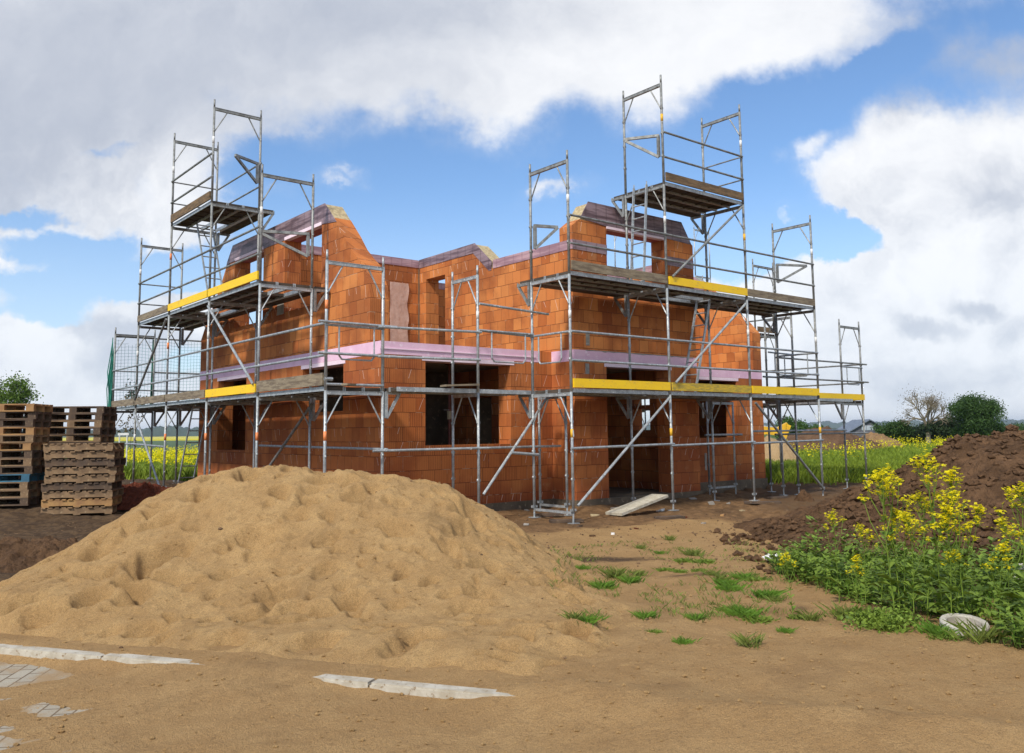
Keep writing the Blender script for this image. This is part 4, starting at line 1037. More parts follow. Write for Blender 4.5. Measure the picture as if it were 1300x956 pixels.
def place_pallet(kind, loc, rz, label, group):
    src = pal[kind]
    if kind not in used_p: used_p.add(kind); o = src; o.location = loc; o.rotation_euler = (0, 0, rz); o['label'] = label
    else: o = copy_thing(src, loc, rz, label)
    o['group'] = group
ords = ['topmost', 'second from the top', 'third from the top', 'fourth from the top', 'fifth from the top', 'sixth from the top', 'seventh from the top', 'eighth from the top', 'ninth from the top', 'tenth from the top', 'eleventh from the top', 'twelfth from the top', 'thirteenth from the top', 'fourteenth from the top']
def stack(px, py, depth, n, rz, kinds, where, seed, jit=.025):
    c = at(px, py, depth); z = g1(c.x, c.y) + .0; rr = random.Random(seed)
    for k in range(n):
        kd = kinds[k % len(kinds)] if len(kinds) < n else kinds[k]
        lab = {'pallet_wood': 'grey-brown', 'pallet_dark': 'dark weathered', 'pallet_warm': 'lighter orange-brown', 'pallet_blue': 'blue painted', 'string_a': 'grey-brown', 'string_b': 'darker brown', 'string_c': 'lighter brown'}[kd]
        place_pallet(kd, (c.x+rr.uniform(-jit, jit), c.y+rr.uniform(-jit, jit), z+k*.1445), rz+rr.uniform(-.05, .05), f'{lab} pallet, {ords[n-1-k]} in the {where}', 'pallets in the '+where)
rzc = YAW-PIh
stack(106, 640, 16.3, 9, rzc+.22, ['string_a', 'string_c', 'string_a', 'string_b', 'string_a', 'string_a', 'string_b', 'string_a', 'string_a'], 'short front stack beside the sand heap', 1)
stack(96, 634, 17.9, 13, rzc+.10, ['pallet_dark']*5+['pallet_dark', 'pallet_wood', 'pallet_dark', 'pallet_wood', 'pallet_dark', 'pallet_wood', 'pallet_dark', 'pallet_dark'], 'tall stack behind the front one', 2)
stack(6, 640, 16.4, 13, rzc+.12, ['pallet_dark', 'pallet_wood', 'pallet_wood', 'pallet_blue', 'pallet_dark', 'pallet_wood', 'pallet_dark', 'pallet_warm', 'pallet_wood', 'pallet_warm', 'pallet_dark', 'pallet_dark', 'pallet_warm'], 'leftmost stack at the photo edge', 3)
stack(-2, 634, 17.8, 12, rzc+.0, ['pallet_dark'], 'stack hidden behind the leftmost one', 4)

# ================================================================== VEGETATION
def quads(cen, size, seed, asp=.6, up=None, jit=.4):
    rs = np.random.RandomState(seed); n = len(cen)
    a = rs.normal(size=(n, 3)); a /= np.linalg.norm(a, axis=1)[:, None]
    if up is not None: a = a*(1-up)+np.array([0, 0, 1])*up; a /= np.linalg.norm(a, axis=1)[:, None]
    b = rs.normal(size=(n, 3)); b -= (b*a).sum(1)[:, None]*a; b /= np.linalg.norm(b, axis=1)[:, None]
    c = np.cross(a, b); s = size*(1+rs.uniform(-jit, jit, n))[:, None]
    V = np.stack([cen-b*s, cen+c*s*asp, cen+b*s, cen-c*s*asp], 1).reshape(-1, 3)
    F = np.arange(4*n).reshape(n, 4); return V, F
def tree(name, label, cat, base, h, rad, nleaf, lmat, seed, bare=False, trunk=.12, lsize=.09, group=None, bark='bark', crown0=.3, flat=1.):
    rr = random.Random(seed); th = Th(name, label, cat, base, group); b0 = Vector(base)
    m = MB(); tips = []; segs = [0]
    def grow(p, d, l, r, lev):
        q_ = p+d*l; m.tube(p, q_, r, 6 if lev < 2 else 4, r*.68, caps=False); segs[0] += 1
        if lev >= (6 if bare else 3) or r < .004: tips.append(q_); return
        if lev >= 2: tips.append(q_)
        for k in range(rr.choice((2, 3, 3)) if lev < 4 else rr.choice((2, 3))):
            nd = (d+Vector((rr.gauss(0, 1), rr.gauss(0, 1), rr.gauss(.15, .6)))*(.55 if bare else .62)).normalized()
            grow(q_, nd, l*rr.uniform(.62, .86), r*.64, lev+1)
    for k in range(5 if bare else 4):
        d = Vector((rr.gauss(0, .5), rr.gauss(0, .5), 1)).normalized()
        st_ = b0+Vector((0, 0, h*crown0*rr.uniform(.6, 1.1))); grow(st_, d, h*(.22 if bare else .24), trunk*.5, 1)
    m.tube(b0-Vector((0, 0, .3)), b0+Vector((0, 0, h*crown0)), trunk, 8, trunk*.75)
    # fit the crown into the wanted size
    zs = [v[2] for v in m.v]; top = max(zs)
    rmax = max(math.hypot(v[0]-b0.x, v[1]-b0.y) for v in m.v); sx = rad/rmax; sz = h/(top-b0.z)
    def fit(v): return (b0.x+(v[0]-b0.x)*sx, b0.y+(v[1]-b0.y)*sx, b0.z+(v[2]-b0.z)*sz)
    m.v = [fit(v) for v in m.v]; tips = [Vector(fit(t)) for t in tips]
    m.build('trunk', bark, th)
    if nleaf:
        rs = np.random.RandomState(seed); tp = np.array(tips)
        c = tp[rs.randint(len(tp), size=nleaf)]; cl = rad*.16
        cen = c+rs.normal(size=(nleaf, 3))*np.array([cl, cl, cl*.75*flat])
        kf = int(nleaf*.45); nc = max(14, int(rad*18)); cc = rs.normal(size=(nc, 3)); cc /= np.linalg.norm(cc, axis=1)[:, None]; cc *= (rs.rand(nc, 1)**.33)*.86
        cc = cc*np.array([rad*.95, rad*.95, h*(.5-crown0*.35)])+np.array([b0.x, b0.y, b0.z+h*(.5+crown0*.35)])
        cen = np.concatenate([cen, cc[rs.randint(nc, size=kf)]+rs.normal(size=(kf, 3))*rad*.15]) if not bare else cen
        cen[:, 2] = np.maximum(cen[:, 2], b0.z+.05)
        V, F = quads(cen, lsize, seed, .6, .25)
        o = np_mesh('crown', V-np.array(base), F, lmat, smooth=False); o.parent = th.o
    return th
def gp(px, depth):
    p = at(px, 545, depth); return (p.x, p.y, g1(p.x, p.y, False))
tree('deciduous_tree', 'spring-green tree at the far left edge above the pallet stacks', 'tree', gp(-12, 55), 5.0, 2.1, 9000, 'leaf_light', 11, lsize=.075, crown0=.25)
tree('bare_tree', 'nearly leafless pale-twigged tree on the horizon at the right', 'tree', gp(1178, 90), 5.9, 3.1, 2600, 'twig_brown', 12, bare=True, trunk=.34, lsize=.05, bark='bark_pale', crown0=.28)
tree('deciduous_tree', 'dense round dark green tree right of the bare tree', 'tree', gp(1246, 86), 4.6, 2.4, 24000, 'leaf_dark', 13, lsize=.075, crown0=.18)
for k, (px, dep, h, r, n, mt, lb_) in enumerate(((1137, 92, 2.55, 1.9, 5000, 'leaf_dark', 'dark round bush at the left end of the hedge beside the shed'), (1160, 93, 1.9, 1.6, 4000, 'leaf_far', 'low bush below the left side of the bare tree'),
        (1183, 91, 2.2, 1.8, 4500, 'leaf_far', 'dull brown-green bush under the bare tree'), (1208, 92, 2.8, 2.0, 5000, 'leaf_far', 'tall dull bush between the bare tree and the round green tree'),
        (1228, 88, 2.2, 1.6, 4500, 'leaf_dark', 'dark bush at the left foot of the round green tree'), (1268, 89, 2.2, 1.7, 4500, 'leaf_dark', 'dark bush right of the round green tree'), (1296, 89, 1.9, 1.9, 4000, 'leaf_dark', 'dark bush half hidden by the soil mound at the right edge'))):
    tree('bush', lb_, 'bush', gp(px, dep), h, r, n, mt, 30+k, trunk=.08, lsize=.09, crown0=.12, group='hedge bushes at the right')
for k, (px, dep, h, r, lb_) in enumerate(((1003, 120, 3.9, 2.3, 'distant green tree seen just right of the house corner'), (1022, 125, 3.7, 2.4, 'distant green tree seen under the right scaffold deck'), (1040, 130, 3.3, 1.9, 'small distant tree beside the dark spoil heap'))):
    tree('deciduous_tree', lb_, 'tree', gp(px, dep), h+1.0, r, 3000, 'leaf', 50+k, lsize=.13, crown0=.15, group='small trees beyond the field')
b0 = gp(166, 28)
tree('sapling', 'thin young tree tied to a small white stake frame behind the left scaffold', 'tree', b0, 3.05, .42, 260, 'twig_brown', 71, trunk=.022, lsize=.045, crown0=.3)
sf = Th('tree_stake', 'small white timber frame standing round the foot of the young tree', 'stake', gp(157, 27))
c = sf.matrix_world_loc; d = Vector((r0.x, r0.y, 0))*.12; 
for s in (-1, 1): MB().tube(c+d*s-Vector((0, 0, .1)), c+d*s+Vector((0, 0, 1.32)), .022, 6).build('leg', 'paint_white', sf)
MB().bar(c-d*1.4+Vector((0, 0, 1.30)), c+d*1.4+Vector((0, 0, 1.30)), .03, .07).build('cross_bar', 'paint_white', sf)
stk = gp(1010.5, 40); s_o = MB().tube((stk[0], stk[1], stk[2]-.1), (stk[0], stk[1], 1.45), .03, 6).build('stake', 'board_grey', None)
tag(s_o, 'thin upright stake in the field right of the excavator arm', 'stake')

# field grass and flowers behind the site
def field(name, n, regions, mat, size, hgt, label, cat, seed, zoff=0.):
    rs = np.random.RandomState(seed); Vs = []; 
    tot = sum(r[4] for r in regions)
    for (s0, s1, ta, tb, wgt) in regions:      # s as slope px range
        k = int(n*wgt/tot); u = rs.rand(k)
        t = 1/(1/ta+(1/tb-1/ta)*u**.9); a = rs.uniform(s0, s1, k); s = (a-650)/F_PX*t
        x = CAM.x+s*r0.x+t*fh.x; y = CAM.y+s*r0.y+t*fh.y; z = gz(x, y)+zoff
        edge_ = fbm(x, y, .5, 2, 8)*1.2
        ok = (t > 23.8-edge_+rs.uniform(0, 1.5, k))
        Vs.append(np.stack([x, y, z], 1)[ok])
    return np.concatenate(Vs)
P = field('g', 26000, [(95, 262, 23.5, 66, 1.), (925, 1330, 23.2, 68, 2.6)], None, 0, 0, '', '', 81)
def blades(P, k, w, h, lean, seed, spread):
    rs = np.random.RandomState(seed); n = len(P)*k
    c = np.repeat(P, k, 0)+np.c_[rs.normal(size=(n, 2))*spread, np.zeros(n)]
    a = rs.uniform(0, 6.283, n); dx = np.cos(a)*w/2; dy = np.sin(a)*w/2
    hh = h*rs.uniform(.45, 1.25, n); lx = np.clip(rs.normal(size=n), -1.5, 1.5)*lean*hh; ly = np.clip(rs.normal(size=n), -1.5, 1.5)*lean*hh
    V = np.stack([c-np.c_[dx, dy, np.zeros(n)+.02], c+np.c_[dx, dy, np.zeros(n)-.02], c+np.c_[lx+dx*.5, ly+dy*.5, hh*.62], c+np.c_[lx*1.9, ly*1.9, hh]], 1).reshape(-1, 3)
    return V, np.arange(4*n).reshape(n, 4)
V, F = blades(P, 6, .035, .34, .25, 82, .14)
tag(np_mesh('field_grass', V, F, 'field', smooth=False), 'tall fresh green grass of the field behind the building site', 'grass', kind='stuff')
rs = np.random.RandomState(83)
sel = field('f', 2600, [(95, 262, 30, 55, 1.1), (1075, 1330, 45, 70, .7), (960, 1100, 34, 68, .25)], None, 0, 0, '', '', 84)
sel = sel[(fbm(sel[:, 0], sel[:, 1], .35, 3, 85)+rs.normal(size=len(sel))*.12) > -.12]
cen = np.repeat(sel, 5, 0); cen = cen+rs.normal(size=cen.shape)*np.array([.09, .09, .10])+np.array([0, 0, .52])
cen[:, 2] += np.repeat(rs.uniform(-.1, .22, len(sel)), 5)
V, F = quads(cen, .034, 86, .8)
tag(np_mesh('field_flowers', V, F, 'petal', smooth=False), 'yellow rape flowers standing above the field grass', 'flowers', kind='stuff')

# foreground rape plants
def rape_plant(seed, h):
    rr = random.Random(seed); th = Th('rape_plant', 'x', 'rape plant', (0, 0, -60), 'flowering rape plants in the foreground'); b = th.matrix_world_loc
    m = MB(); lv = []; fl = []; lw = []
    def lf(p, d, L, w):
        d = d.normalized(); s = d.cross(Vector((0, 0, 1)));
        if s.length < .1: s = Vector((1, 0, 0))
        s.normalize(); q1 = p+d*L*.5+Vector((0, 0, L*.10)); q2 = p+d*L-Vector((0, 0, L*.18))
        lv.append((p, q1-s*w, q2, q1+s*w))
    def cluster(p, n, r):
        for k in range(n):
            q_ = p+Vector((rr.gauss(0, r), rr.gauss(0, r), rr.gauss(0, r*.75)))
            m.tube(p-Vector((0, 0, r*1.6)), q_, .0012, 3, caps=False)
            a = rr.uniform(0, 3.14); tl = Vector((rr.gauss(0, .45), rr.gauss(0, .45), 1)).normalized()
            e1 = tl.orthogonal().normalized(); e2 = tl.cross(e1); pr = rr.uniform(.009, .014)
            for j in range(4):
                an = a+j*math.pi/2; d = e1*math.cos(an)+e2*math.sin(an); s = tl.cross(d)
                fl.append((q_, q_+d*pr*.7-s*pr*.5+tl*pr*.25, q_+d*pr*1.35+tl*pr*.1, q_+d*pr*.7+s*pr*.5+tl*pr*.25))
    p = b.copy(); d = Vector((rr.gauss(0, .035), rr.gauss(0, .035), 1)).normalized(); ns = 9; r = .006
    for k in range(ns):
        q_ = p+d*h/ns; m.tube(p, q_, r, 5, r*.88, caps=False); f = (k+1)/ns
        if f > .42 and k < ns-1:
            for _ in range(rr.choice((1, 1, 2))):
                a = rr.uniform(0, 6.28); bd = Vector((math.cos(a)*.5, math.sin(a)*.5, 1)).normalized(); L = h*(1.05-f)*rr.uniform(.45, .8)
                e = q_+bd*L*.6; e2 = e+(bd+Vector((0, 0, .8))).normalized()*L*.4
                m.tube(q_, e, .0035, 4, .003, caps=False); m.tube(e, e2, .003, 4, .002, caps=False)
                cluster(e2, rr.randint(7, 18), rr.uniform(.016, .026)); lf(q_, bd, rr.uniform(.05, .10), .012)
        for _ in range(3 if f < .6 else 1):
            a = rr.uniform(0, 6.28); lf(q_, Vector((math.cos(a), math.sin(a), rr.uniform(.1, .7))), rr.uniform(.09, .20)*(1.25-f), rr.uniform(.018, .035)*(1.3-f))
        p = q_; r *= .88; d = (d+Vector((rr.gauss(0, .03), rr.gauss(0, .03), 0))).normalized()
    cluster(p, 30, .030); cluster(p-Vector((0, 0, .05)), 20, .034); cluster(p-Vector((0, 0, .10)), 12, .036)
    m.build('stem', 'weed', th)
    for nm, L_, mt in (('leaves', lv, 'weed'), ('flower_heads', fl, 'petal')):
        V = np.array([tuple(v-b) for q_ in L_ for v in q_]); o = np_mesh(nm, V, np.arange(len(V)).reshape(-1, 4), mt, smooth=False); o.parent = th.o
    return th.o
vars_ = [rape_plant(100+k, 1.) for k in range(5)]
spots = [(1003, 703, 6.9), (1060, 651, 7.5), (1094, 668, 7.1), (1126, 602, 6.9), (1132, 596, 7.0), (1112, 645, 7.2), (1142, 650, 6.9), (1168, 640, 6.8), (1206, 640, 6.8), (1153, 655, 6.6), (1172, 628, 7.3), (1183, 579, 7.0), (1194, 598, 7.3), (1200, 655, 6.3), (1214, 626, 6.6), (1262, 690, 5.9), (1272, 660, 6.5), (1286, 598, 6.4), (1297, 618, 6.7), (1213, 700, 5.7), (1085, 705, 6.6)]
spots.sort()
def ordn(i): return ['first', 'second', 'third', 'fourth', 'fifth', 'sixth', 'seventh', 'eighth', 'ninth', 'tenth', 'eleventh', 'twelfth', 'thirteenth', 'fourteenth', 'fifteenth', 'sixteenth', 'seventeenth', 'eighteenth', 'nineteenth', 'twentieth', 'twenty-first', 'twenty-second', 'twenty-third', 'twenty-fourth', 'twenty-fifth', 'twenty-sixth', 'twenty-seventh', 'twenty-eighth', 'twenty-ninth', 'thirtieth', 'thirty-first', 'thirty-second', 'thirty-third', 'thirty-fourth', 'thirty-fifth', 'thirty-sixth', 'thirty-seventh', 'thirty-eighth', 'thirty-ninth', 'fortieth', 'forty-first', 'forty-second', 'forty-third', 'forty-fourth', 'forty-fifth'][i]
for i, (px, py, dep) in enumerate(spots):
    dep = max(dep, 6.7 if px < 1240 else 6.3); p = at(px, py, dep); zb = surf(p.x, p.y); h = p.z-zb; src = vars_[i % 5]
    lab = ('tallest yellow rape plant, the' if i == [s[0] for s in spots].index(1183) else 'yellow-flowering rape plant, the')+f' {ordn(i)} from the left in the clump at the right'
    if i < 5: o = src; o.location = (p.x, p.y, zb); o.rotation_euler = (0, 0, i*1.3); o.scale = (max(h, .25),)*3; o['label'] = lab
    else: o = copy_thing(src, (p.x, p.y, zb), i*1.3, lab, max(h, .25))

# weeds under them
def inside(px, py, poly_):
    c = False; j = len(poly_)-1
    for i in range(len(poly_)):
        (xi, yi), (xj, yj) = poly_[i], poly_[j]
        if (yi > py) != (yj > py) and px < (xj-xi)*(py-yi)/(yj-yi)+xi: c = not c
        j = i
    return c
wp = [tuple(onz(px, py, -.14).xy) for px, py in ((975, 722), (985, 735), (1008, 742), (1028, 757), (1075, 765), (1130, 772), (1180, 784), (1225, 800), (1250, 812), (1300, 830), (1390, 850), (1420, 740), (1300, 722), (1180, 718), (1090, 716), (1040, 716), (1000, 716))]
xs0, xs1 = min(p[0] for p in wp), max(p[0] for p in wp); ys0, ys1 = min(p[1] for p in wp), max(p[1] for p in wp)
rr = random.Random(91); LV = []; GP = []
while len(LV) < 19000:
    x, y = rr.uniform(xs0, xs1), rr.uniform(ys0, ys1)
    if not inside(x, y, wp): continue
    s, t = st(x, y); dens = .25+.75*sstep(2.3, 3.0, s) if True else 1
    if vnoise(np.array([x*2.2]), np.array([y*2.2]), 92)[0] > .25+.75*dens: continue
    zb = surf(x, y); H = (.35+1.5*vnoise(np.array([x*1.7]), np.array([y*1.7]), 98)[0]**1.5)*(rr.uniform(.04, .14)+(.24*rr.random()*float(sstep(2.2, 3.4, s))))
    if math.hypot(x-onz(1223, 795, -.1).x, y-onz(1223, 795, -.1).y) < .36: continue
    tall = rr.random() < .5
    for k in range(14 if tall else 9):
        a = rr.uniform(0, 6.28); zz = zb+H*(k/13 if tall else rr.random()**.7); r = rr.uniform(.02, .07)*(1.2-.6*k/13)
        L = rr.uniform(.025, .06)*(1.6 if not tall else 1); w = L*rr.uniform(.22, .42)
        d = Vector((math.cos(a), math.sin(a), rr.uniform(-.2, .9))).normalized(); p = Vector((x+math.cos(a)*r*.4, y+math.sin(a)*r*.4, zz)); s_v = d.cross(Vector((0, 0, 1))).normalized()
        LV.append((p, p+d*L*.5-s_v*w, p+d*L, p+d*L*.5+s_v*w))
    GP.append((x, y, zb))
V = np.array([tuple(v) for q_ in LV for v in q_]); tag(np_mesh('weeds', V, np.arange(len(V)).reshape(-1, 4), 'weed', smooth=False), 'dense leafy green weeds under the yellow rape plants', 'weeds', kind='stuff')
V, F = blades(np.array(GP)[::3], 7, .005, .15, .14, 93, .04); tag(np_mesh('weed_grass', V, F, 'grass', smooth=False), 'long grass blades growing among the leafy weeds', 'grass', kind='stuff')

# single tufts on the bare ground
def tuft(seed, n, w, h, lean, mat='grass', flat=.0):
    rs = np.random.RandomState(seed); P_ = np.zeros((1, 3)); V, F = blades(P_, n, w, h, lean*.42, seed, .05)
    o = np_mesh('grass_tuft', V, F, mat, smooth=False); o.location = (0, 0, -70); o['category'] = 'grass tuft'; return o
M['grass_dry'] = leafm('mixed_grass', (.15, .19, .035), (.10, .13, .03), 9)
tv = [tuft(1, 220, .005, .10, .9), tuft(2, 150, .005, .13, .9, 'grass_dry'), tuft(3, 260, .011, .05, 1.3, 'weed'), tuft(4, 90, .006, .17, .8, 'grass_dry')]
tufts = [(742, 718, .8, 0), (765, 741, 1.2, 0), (783, 731, 1.3, 1), (800, 736, 1.1, 0), (774, 742, .9, 2), (812, 729, .8, 1), (742, 806, 1., 0), (728, 808, .6, 3), (819, 785, .9, 0), (830, 804, .6, 2), (883, 785, .8, 0), (869, 816, .7, 0), (836, 698, .7, 0), (812, 692, .7, 1), (850, 682, .8, 3), (868, 710, 1.1, 2), (882, 702, 1.2, 1), (895, 712, 1.2, 2), (845, 720, 1., 2), (862, 722, .9, 2), (888, 722, .9, 2), (903, 728, .7, 1), (915, 735, .9, 3), (928, 748, 1.2, 0), (918, 740, 1.1, 0), (943, 733, 1.1, 0), (960, 737, 1.2, 2), (970, 758, 1.2, 0), (985, 762, .7, 1), (937, 775, .8, 1), (925, 772, 1.1, 2), (945, 780, 1.3, 0), (962, 785, 1.2, 2), (951, 818, .9, 3), (1016, 782, .9, 2), (1028, 786, .8, 3), (1074, 782, 1.3, 1), (1086, 778, 1.2, 2), (998, 800, .6, 0), (1120, 795, 1.5, 2), (1202, 806, 1.2, 2), (1247, 812, 1.4, 3), (1190, 800, 1.3, 0)]
tufts.sort()
kinds_ = ['short dense grass tuft', 'grass tuft', 'low leafy weed clump', 'spiky taller grass tuft']
seen_t = set()
for i, (px, py, sc, k) in enumerate(tufts):
    p = onz(px, py, -.13); z = surf(p.x, p.y)
    if k in seen_t: o = tv[k].copy(); C.objects.link(o)
    else: o = tv[k]; seen_t.add(k)
    sc *= 1.0; o.location = (p.x, p.y, z-.005); o.rotation_euler = (0, 0, i*2.1); o.scale = (sc*.80, sc*.80, sc*.55)
    o['label'] = f'{kinds_[k]}, {ordn(i)} from the left on the bare sandy ground'; o['category'] = 'grass tuft'; o['group'] = 'tufts on the sandy ground'
# leafy cushion at (1120,790)
for k, (px, py, w) in enumerate(((1120, 792, .30),)):
    p = onz(px, py, -.13); rs = np.random.RandomState(95)
    c_ = rs.normal(size=(1500, 3))*np.array([w*.5, w*.35, .035])+np.array([p.x, p.y, surf(p.x, p.y)+.05]); V, F = quads(c_, .016, 96, .6, .4)
    tag(np_mesh('weed_cushion', V, F, 'weed', origin=(p.x, p.y, surf(p.x, p.y)), smooth=False), 'broad low cushion of small-leaved weed left of the concrete ring', 'weed cushion')

# ================================================================== SMALL THINGS
def ring(px, py, R1, R2, h, tilt, label, mat='ring'):
    p = onz(px, py, -.10); z = surf(p.x, p.y)-.03; m = MB(); n = 40
    mt = Matrix.Translation((p.x, p.y, z)) @ Matrix.Rotation(tilt, 4, Vector((r0.x, r0.y, 0)))
    prof = [(R1, 0), (R1, h), (R1-.008, h+.01), (R2+.008, h+.01), (R2, h), (R2, .02)]
    for k in range(n):
        a = 2*math.pi*k/n
        for r, zz in prof: m.v.append(tuple(mt @ Vector((r*math.cos(a), r*math.sin(a), zz+.0015*math.sin(k*2.)))))
    q_ = len(prof)
    for k in range(n):
        for j in range(q_-1): m.f.append((k*q_+j, ((k+1) % n)*q_+j, ((k+1) % n)*q_+j+1, k*q_+j+1))
    m.f.append(tuple(k*q_+q_-1 for k in range(n)))
    tag(m.build('concrete_ring', mat, None, smooth=False, fix=True), label, 'concrete ring')
ring(1223, 792, .165, .118, .10, .16, 'pale concrete ring lying at the edge of the weeds')
ring(1308, 735, .20, .13, .12, .5, 'tilted pale concrete ring among the flowers at the right edge')
m = MB(); rr = random.Random(8); p = onz(990, 712, -.12); z = surf(p.x, p.y); nn = 12
for j in range(nn+1):
    for i in range(nn+1):
        u = (i/nn-.5); v = (j/nn-.5); q_ = Vector((p.x, p.y, z))+Vector((r0.x, r0.y, 0))*u*.34+Vector((fh.x, fh.y, 0))*v*.22+Vector((0, 0, .03+.09*rr.random()*(1-abs(u)*1.6))); m.v.append(tuple(q_))
for j in range(nn):
    for i in range(nn): k = j*(nn+1)+i; m.f.append((k, k+1, k+nn+2, k+nn+1))
tag(m.build('plastic_scrap', 'white_plastic', None), 'crumpled white plastic scrap at the left edge of the weeds', 'plastic scrap')
rr = random.Random(77)
deb = [(640, 655, .05, 'soil_red', 'small brick chip between the sand heap and the link scaffold'), (668, 664, .04, 'concrete', 'small grey chip just right of the sand heap foot'), (870, 655, .05, 'soil_red', 'small brick-red chip below the pier right of the doorway'), (893, 660, .05, 'concrete', 'grey mortar crumb on the soil right of the plank'), (918, 652, .06, 'pallet_warm', 'short offcut of orange wood before the recess'), (942, 648, .05, 'blockcut', 'pale block chip near the outer foot at the recess'), (808, 668, .04, 'soil_red', 'tiny brick chip below the middle of the plank'), (655, 668, .035, 'white_plastic', 'tiny white scrap at the right foot of the sand heap'), (972, 655, .05, 'concrete', 'grey chip left of the blocky earth lump'), (866, 628, .07, 'blockcut', 'pale block fragment at the foot of the recess pier'),
       (716, 640, .07, 'soil_red', 'reddish block fragment inside the lowest scaffold frame'), (756, 652, .08, 'blockcut', 'pale pinkish fragment on the ground left of the leaning plank'), (783, 647, .09, 'concrete', 'pale flat fragment beside the lower end of the plank'), (778, 673, .06, 'white_plastic', 'small white scrap on the sand below the plank'), (669, 649, .05, 'concrete', 'small pale stone beside the left foot of the sand heap scaffold'),
       (903, 639, .09, 'concrete', 'grey mortar lump by the foot at the recess'), (925, 640, .08, 'concrete', 'mortar lump right of the recess scaffold foot'), (838, 648, .09, 'white_plastic', 'light scrap under the raised end of the plank'), (880, 636, .07, 'concrete', 'pale chip below the pier between door and window'), (735, 664, .06, 'pallet_dark', 'dark wood chip in front of the corner foot'),
       (752, 676, .05, 'soil', 'small dark clod on the sand below the corner foot'), (700, 655, .04, 'soil_red', 'tiny red brick chip beside the corner scaffold frame'), (1000, 668, .10, 'board_grey', 'short pale stick on the soil below the earth lump')]
for px, py, r, mt, lb_ in deb:
    p = onz(px, py, -.12); z = surf(p.x, p.y); m = MB(); a = rr.uniform(0, 3)
    M4 = Matrix.Translation((p.x, p.y, z+r*.1)) @ Matrix.Rotation(a, 4, 'Z') @ Matrix.Rotation(rr.uniform(-.3, .3), 4, 'X')
    k = [rr.uniform(.7, 1.3) for _ in range(3)]
    vs = [M4 @ Vector((sx*r*k[0]*rr.uniform(.6, 1), sy*r*.7*k[1]*rr.uniform(.6, 1), sz*r*.35*k[2]*rr.uniform(.6, 1))) for sx, sy, sz in ((-1, -1, -1), (1, -1, -1), (1, 1, -1), (-1, 1, -1), (-1, -1, 1), (1, -1, 1), (1, 1, 1), (-1, 1, 1))]
    m.add(vs, ((0, 3, 2, 1), (4, 5, 6, 7), (0, 1, 5, 4), (1, 2, 6, 5), (2, 3, 7, 6), (3, 0, 4, 7)))
    tag(m.build('debris_piece', mt, None, fix=True), lb_, 'debris', 'debris on the ground before the house')

# ================================================================== BACKGROUND
def hills(px0, px1, dist, prof, mat, seed, name='hills', width=.12):
    n = int(abs(px1-px0)/1.5); V = []; rows = 9
    a = np.linspace(px0, px1, n); hb = np.interp(a, [p[0] for p in prof], [p[1] for p in prof])
    nz = fbm(a*.05, a*0+seed, 1, 5, seed, .65)*.35+fbm(a*.3, a*0+seed, 1, 3, seed+1, .6)*.15
    for j in range(rows):
        f = j/(rows-1); t = dist*(1+width*f); k = math.sin(f*math.pi)**.6 if 0 < f < 1 else 0
        s = (a-650)/F_PX*t; x = CAM.x+s*r0.x+t*fh.x; y = CAM.y+s*r0.y+t*fh.y
        nj = fbm(a*.4+j*7, a*0+j, 1, 3, seed+j, .6)*.12
        V.append(np.stack([x, y, -8+(8-3.4)*min(1, k*3)*(k > 0)+hb*dist/F_PX*(1+nz+nj)*k], 1))
    V = np.concatenate(V); i_ = np.arange(rows*n).reshape(rows, n)
    F = np.stack([i_[:-1, :-1].ravel(), i_[:-1, 1:].ravel(), i_[1:, 1:].ravel(), i_[1:, :-1].ravel()], 1)
    o = np_mesh(name, V, F, mat, origin=(CAM.x+dist*fh.x, CAM.y+dist*fh.y, 0)); o['kind'] = 'structure'; return o
M['wood_far'] = simple('distant_woodland', (.028, .048, .022), (.045, .068, .026), .02, .95, 0, .6, .2, 2.)
M['wood_far2'] = simple('distant_hills', (.05, .075, .055), (.07, .10, .065), .004, .95, 0, 0)
M['rapefield'] = simple('flowering_rape_field', (.62, .52, .02), (.5, .45, .03), .05, .9, 0, 0)
M['crop'] = simple('dark_crop_field', (.045, .085, .02), (.06, .105, .022), .05, .9, 0, 0)
hills(-700, 620, 2300, [(-700, 16), (-100, 14), (120, 10), (200, 13), (260, 15), (400, 14), (620, 12)], 'wood_far', 3)
hills(560, 2100, 3400, [(560, 10), (950, 9), (1010, 10), (1090, 9), (1200, 10), (1300, 12), (1700, 16), (2100, 14)], 'wood_far2', 4)
hills(640, 2000, 1500, [(640, 5), (960, 4), (1080, 4), (1300, 5), (2000, 9)], 'wood_far', 9)
def sheet(name, px0, px1, ta, tb, z0, z1, mat):
    pts = []
    for px, t in ((px0, ta), (px1, ta), (px1, tb), (px0, tb)):
        s = (px-650)/F_PX*t; pts.append((CAM.x+s*r0.x+t*fh.x, CAM.y+s*r0.y+t*fh.y))
    m = MB(); m.v = [(x, y, z0) for x, y in pts]+[(x, y, z1) for x, y in pts]
    m.f = [(0, 1, 2, 3), (7, 6, 5, 4), (0, 4, 5, 1), (1, 5, 6, 2), (2, 6, 7, 3), (3, 7, 4, 0)]
    o = m.build(name, mat, None, fix=True); o.o['kind'] = 'structure'
sheet('rape_field', -900, 420, 700, 2200, -3.6, -2.0, 'rapefield')
sheet('crop_field', -900, 520, 235, 690, -3.6, -2.95, 'crop')
sheet('rape_field', 1085, 1225, 66.5, 70, -.35, .33, 'rapefield') if False else None

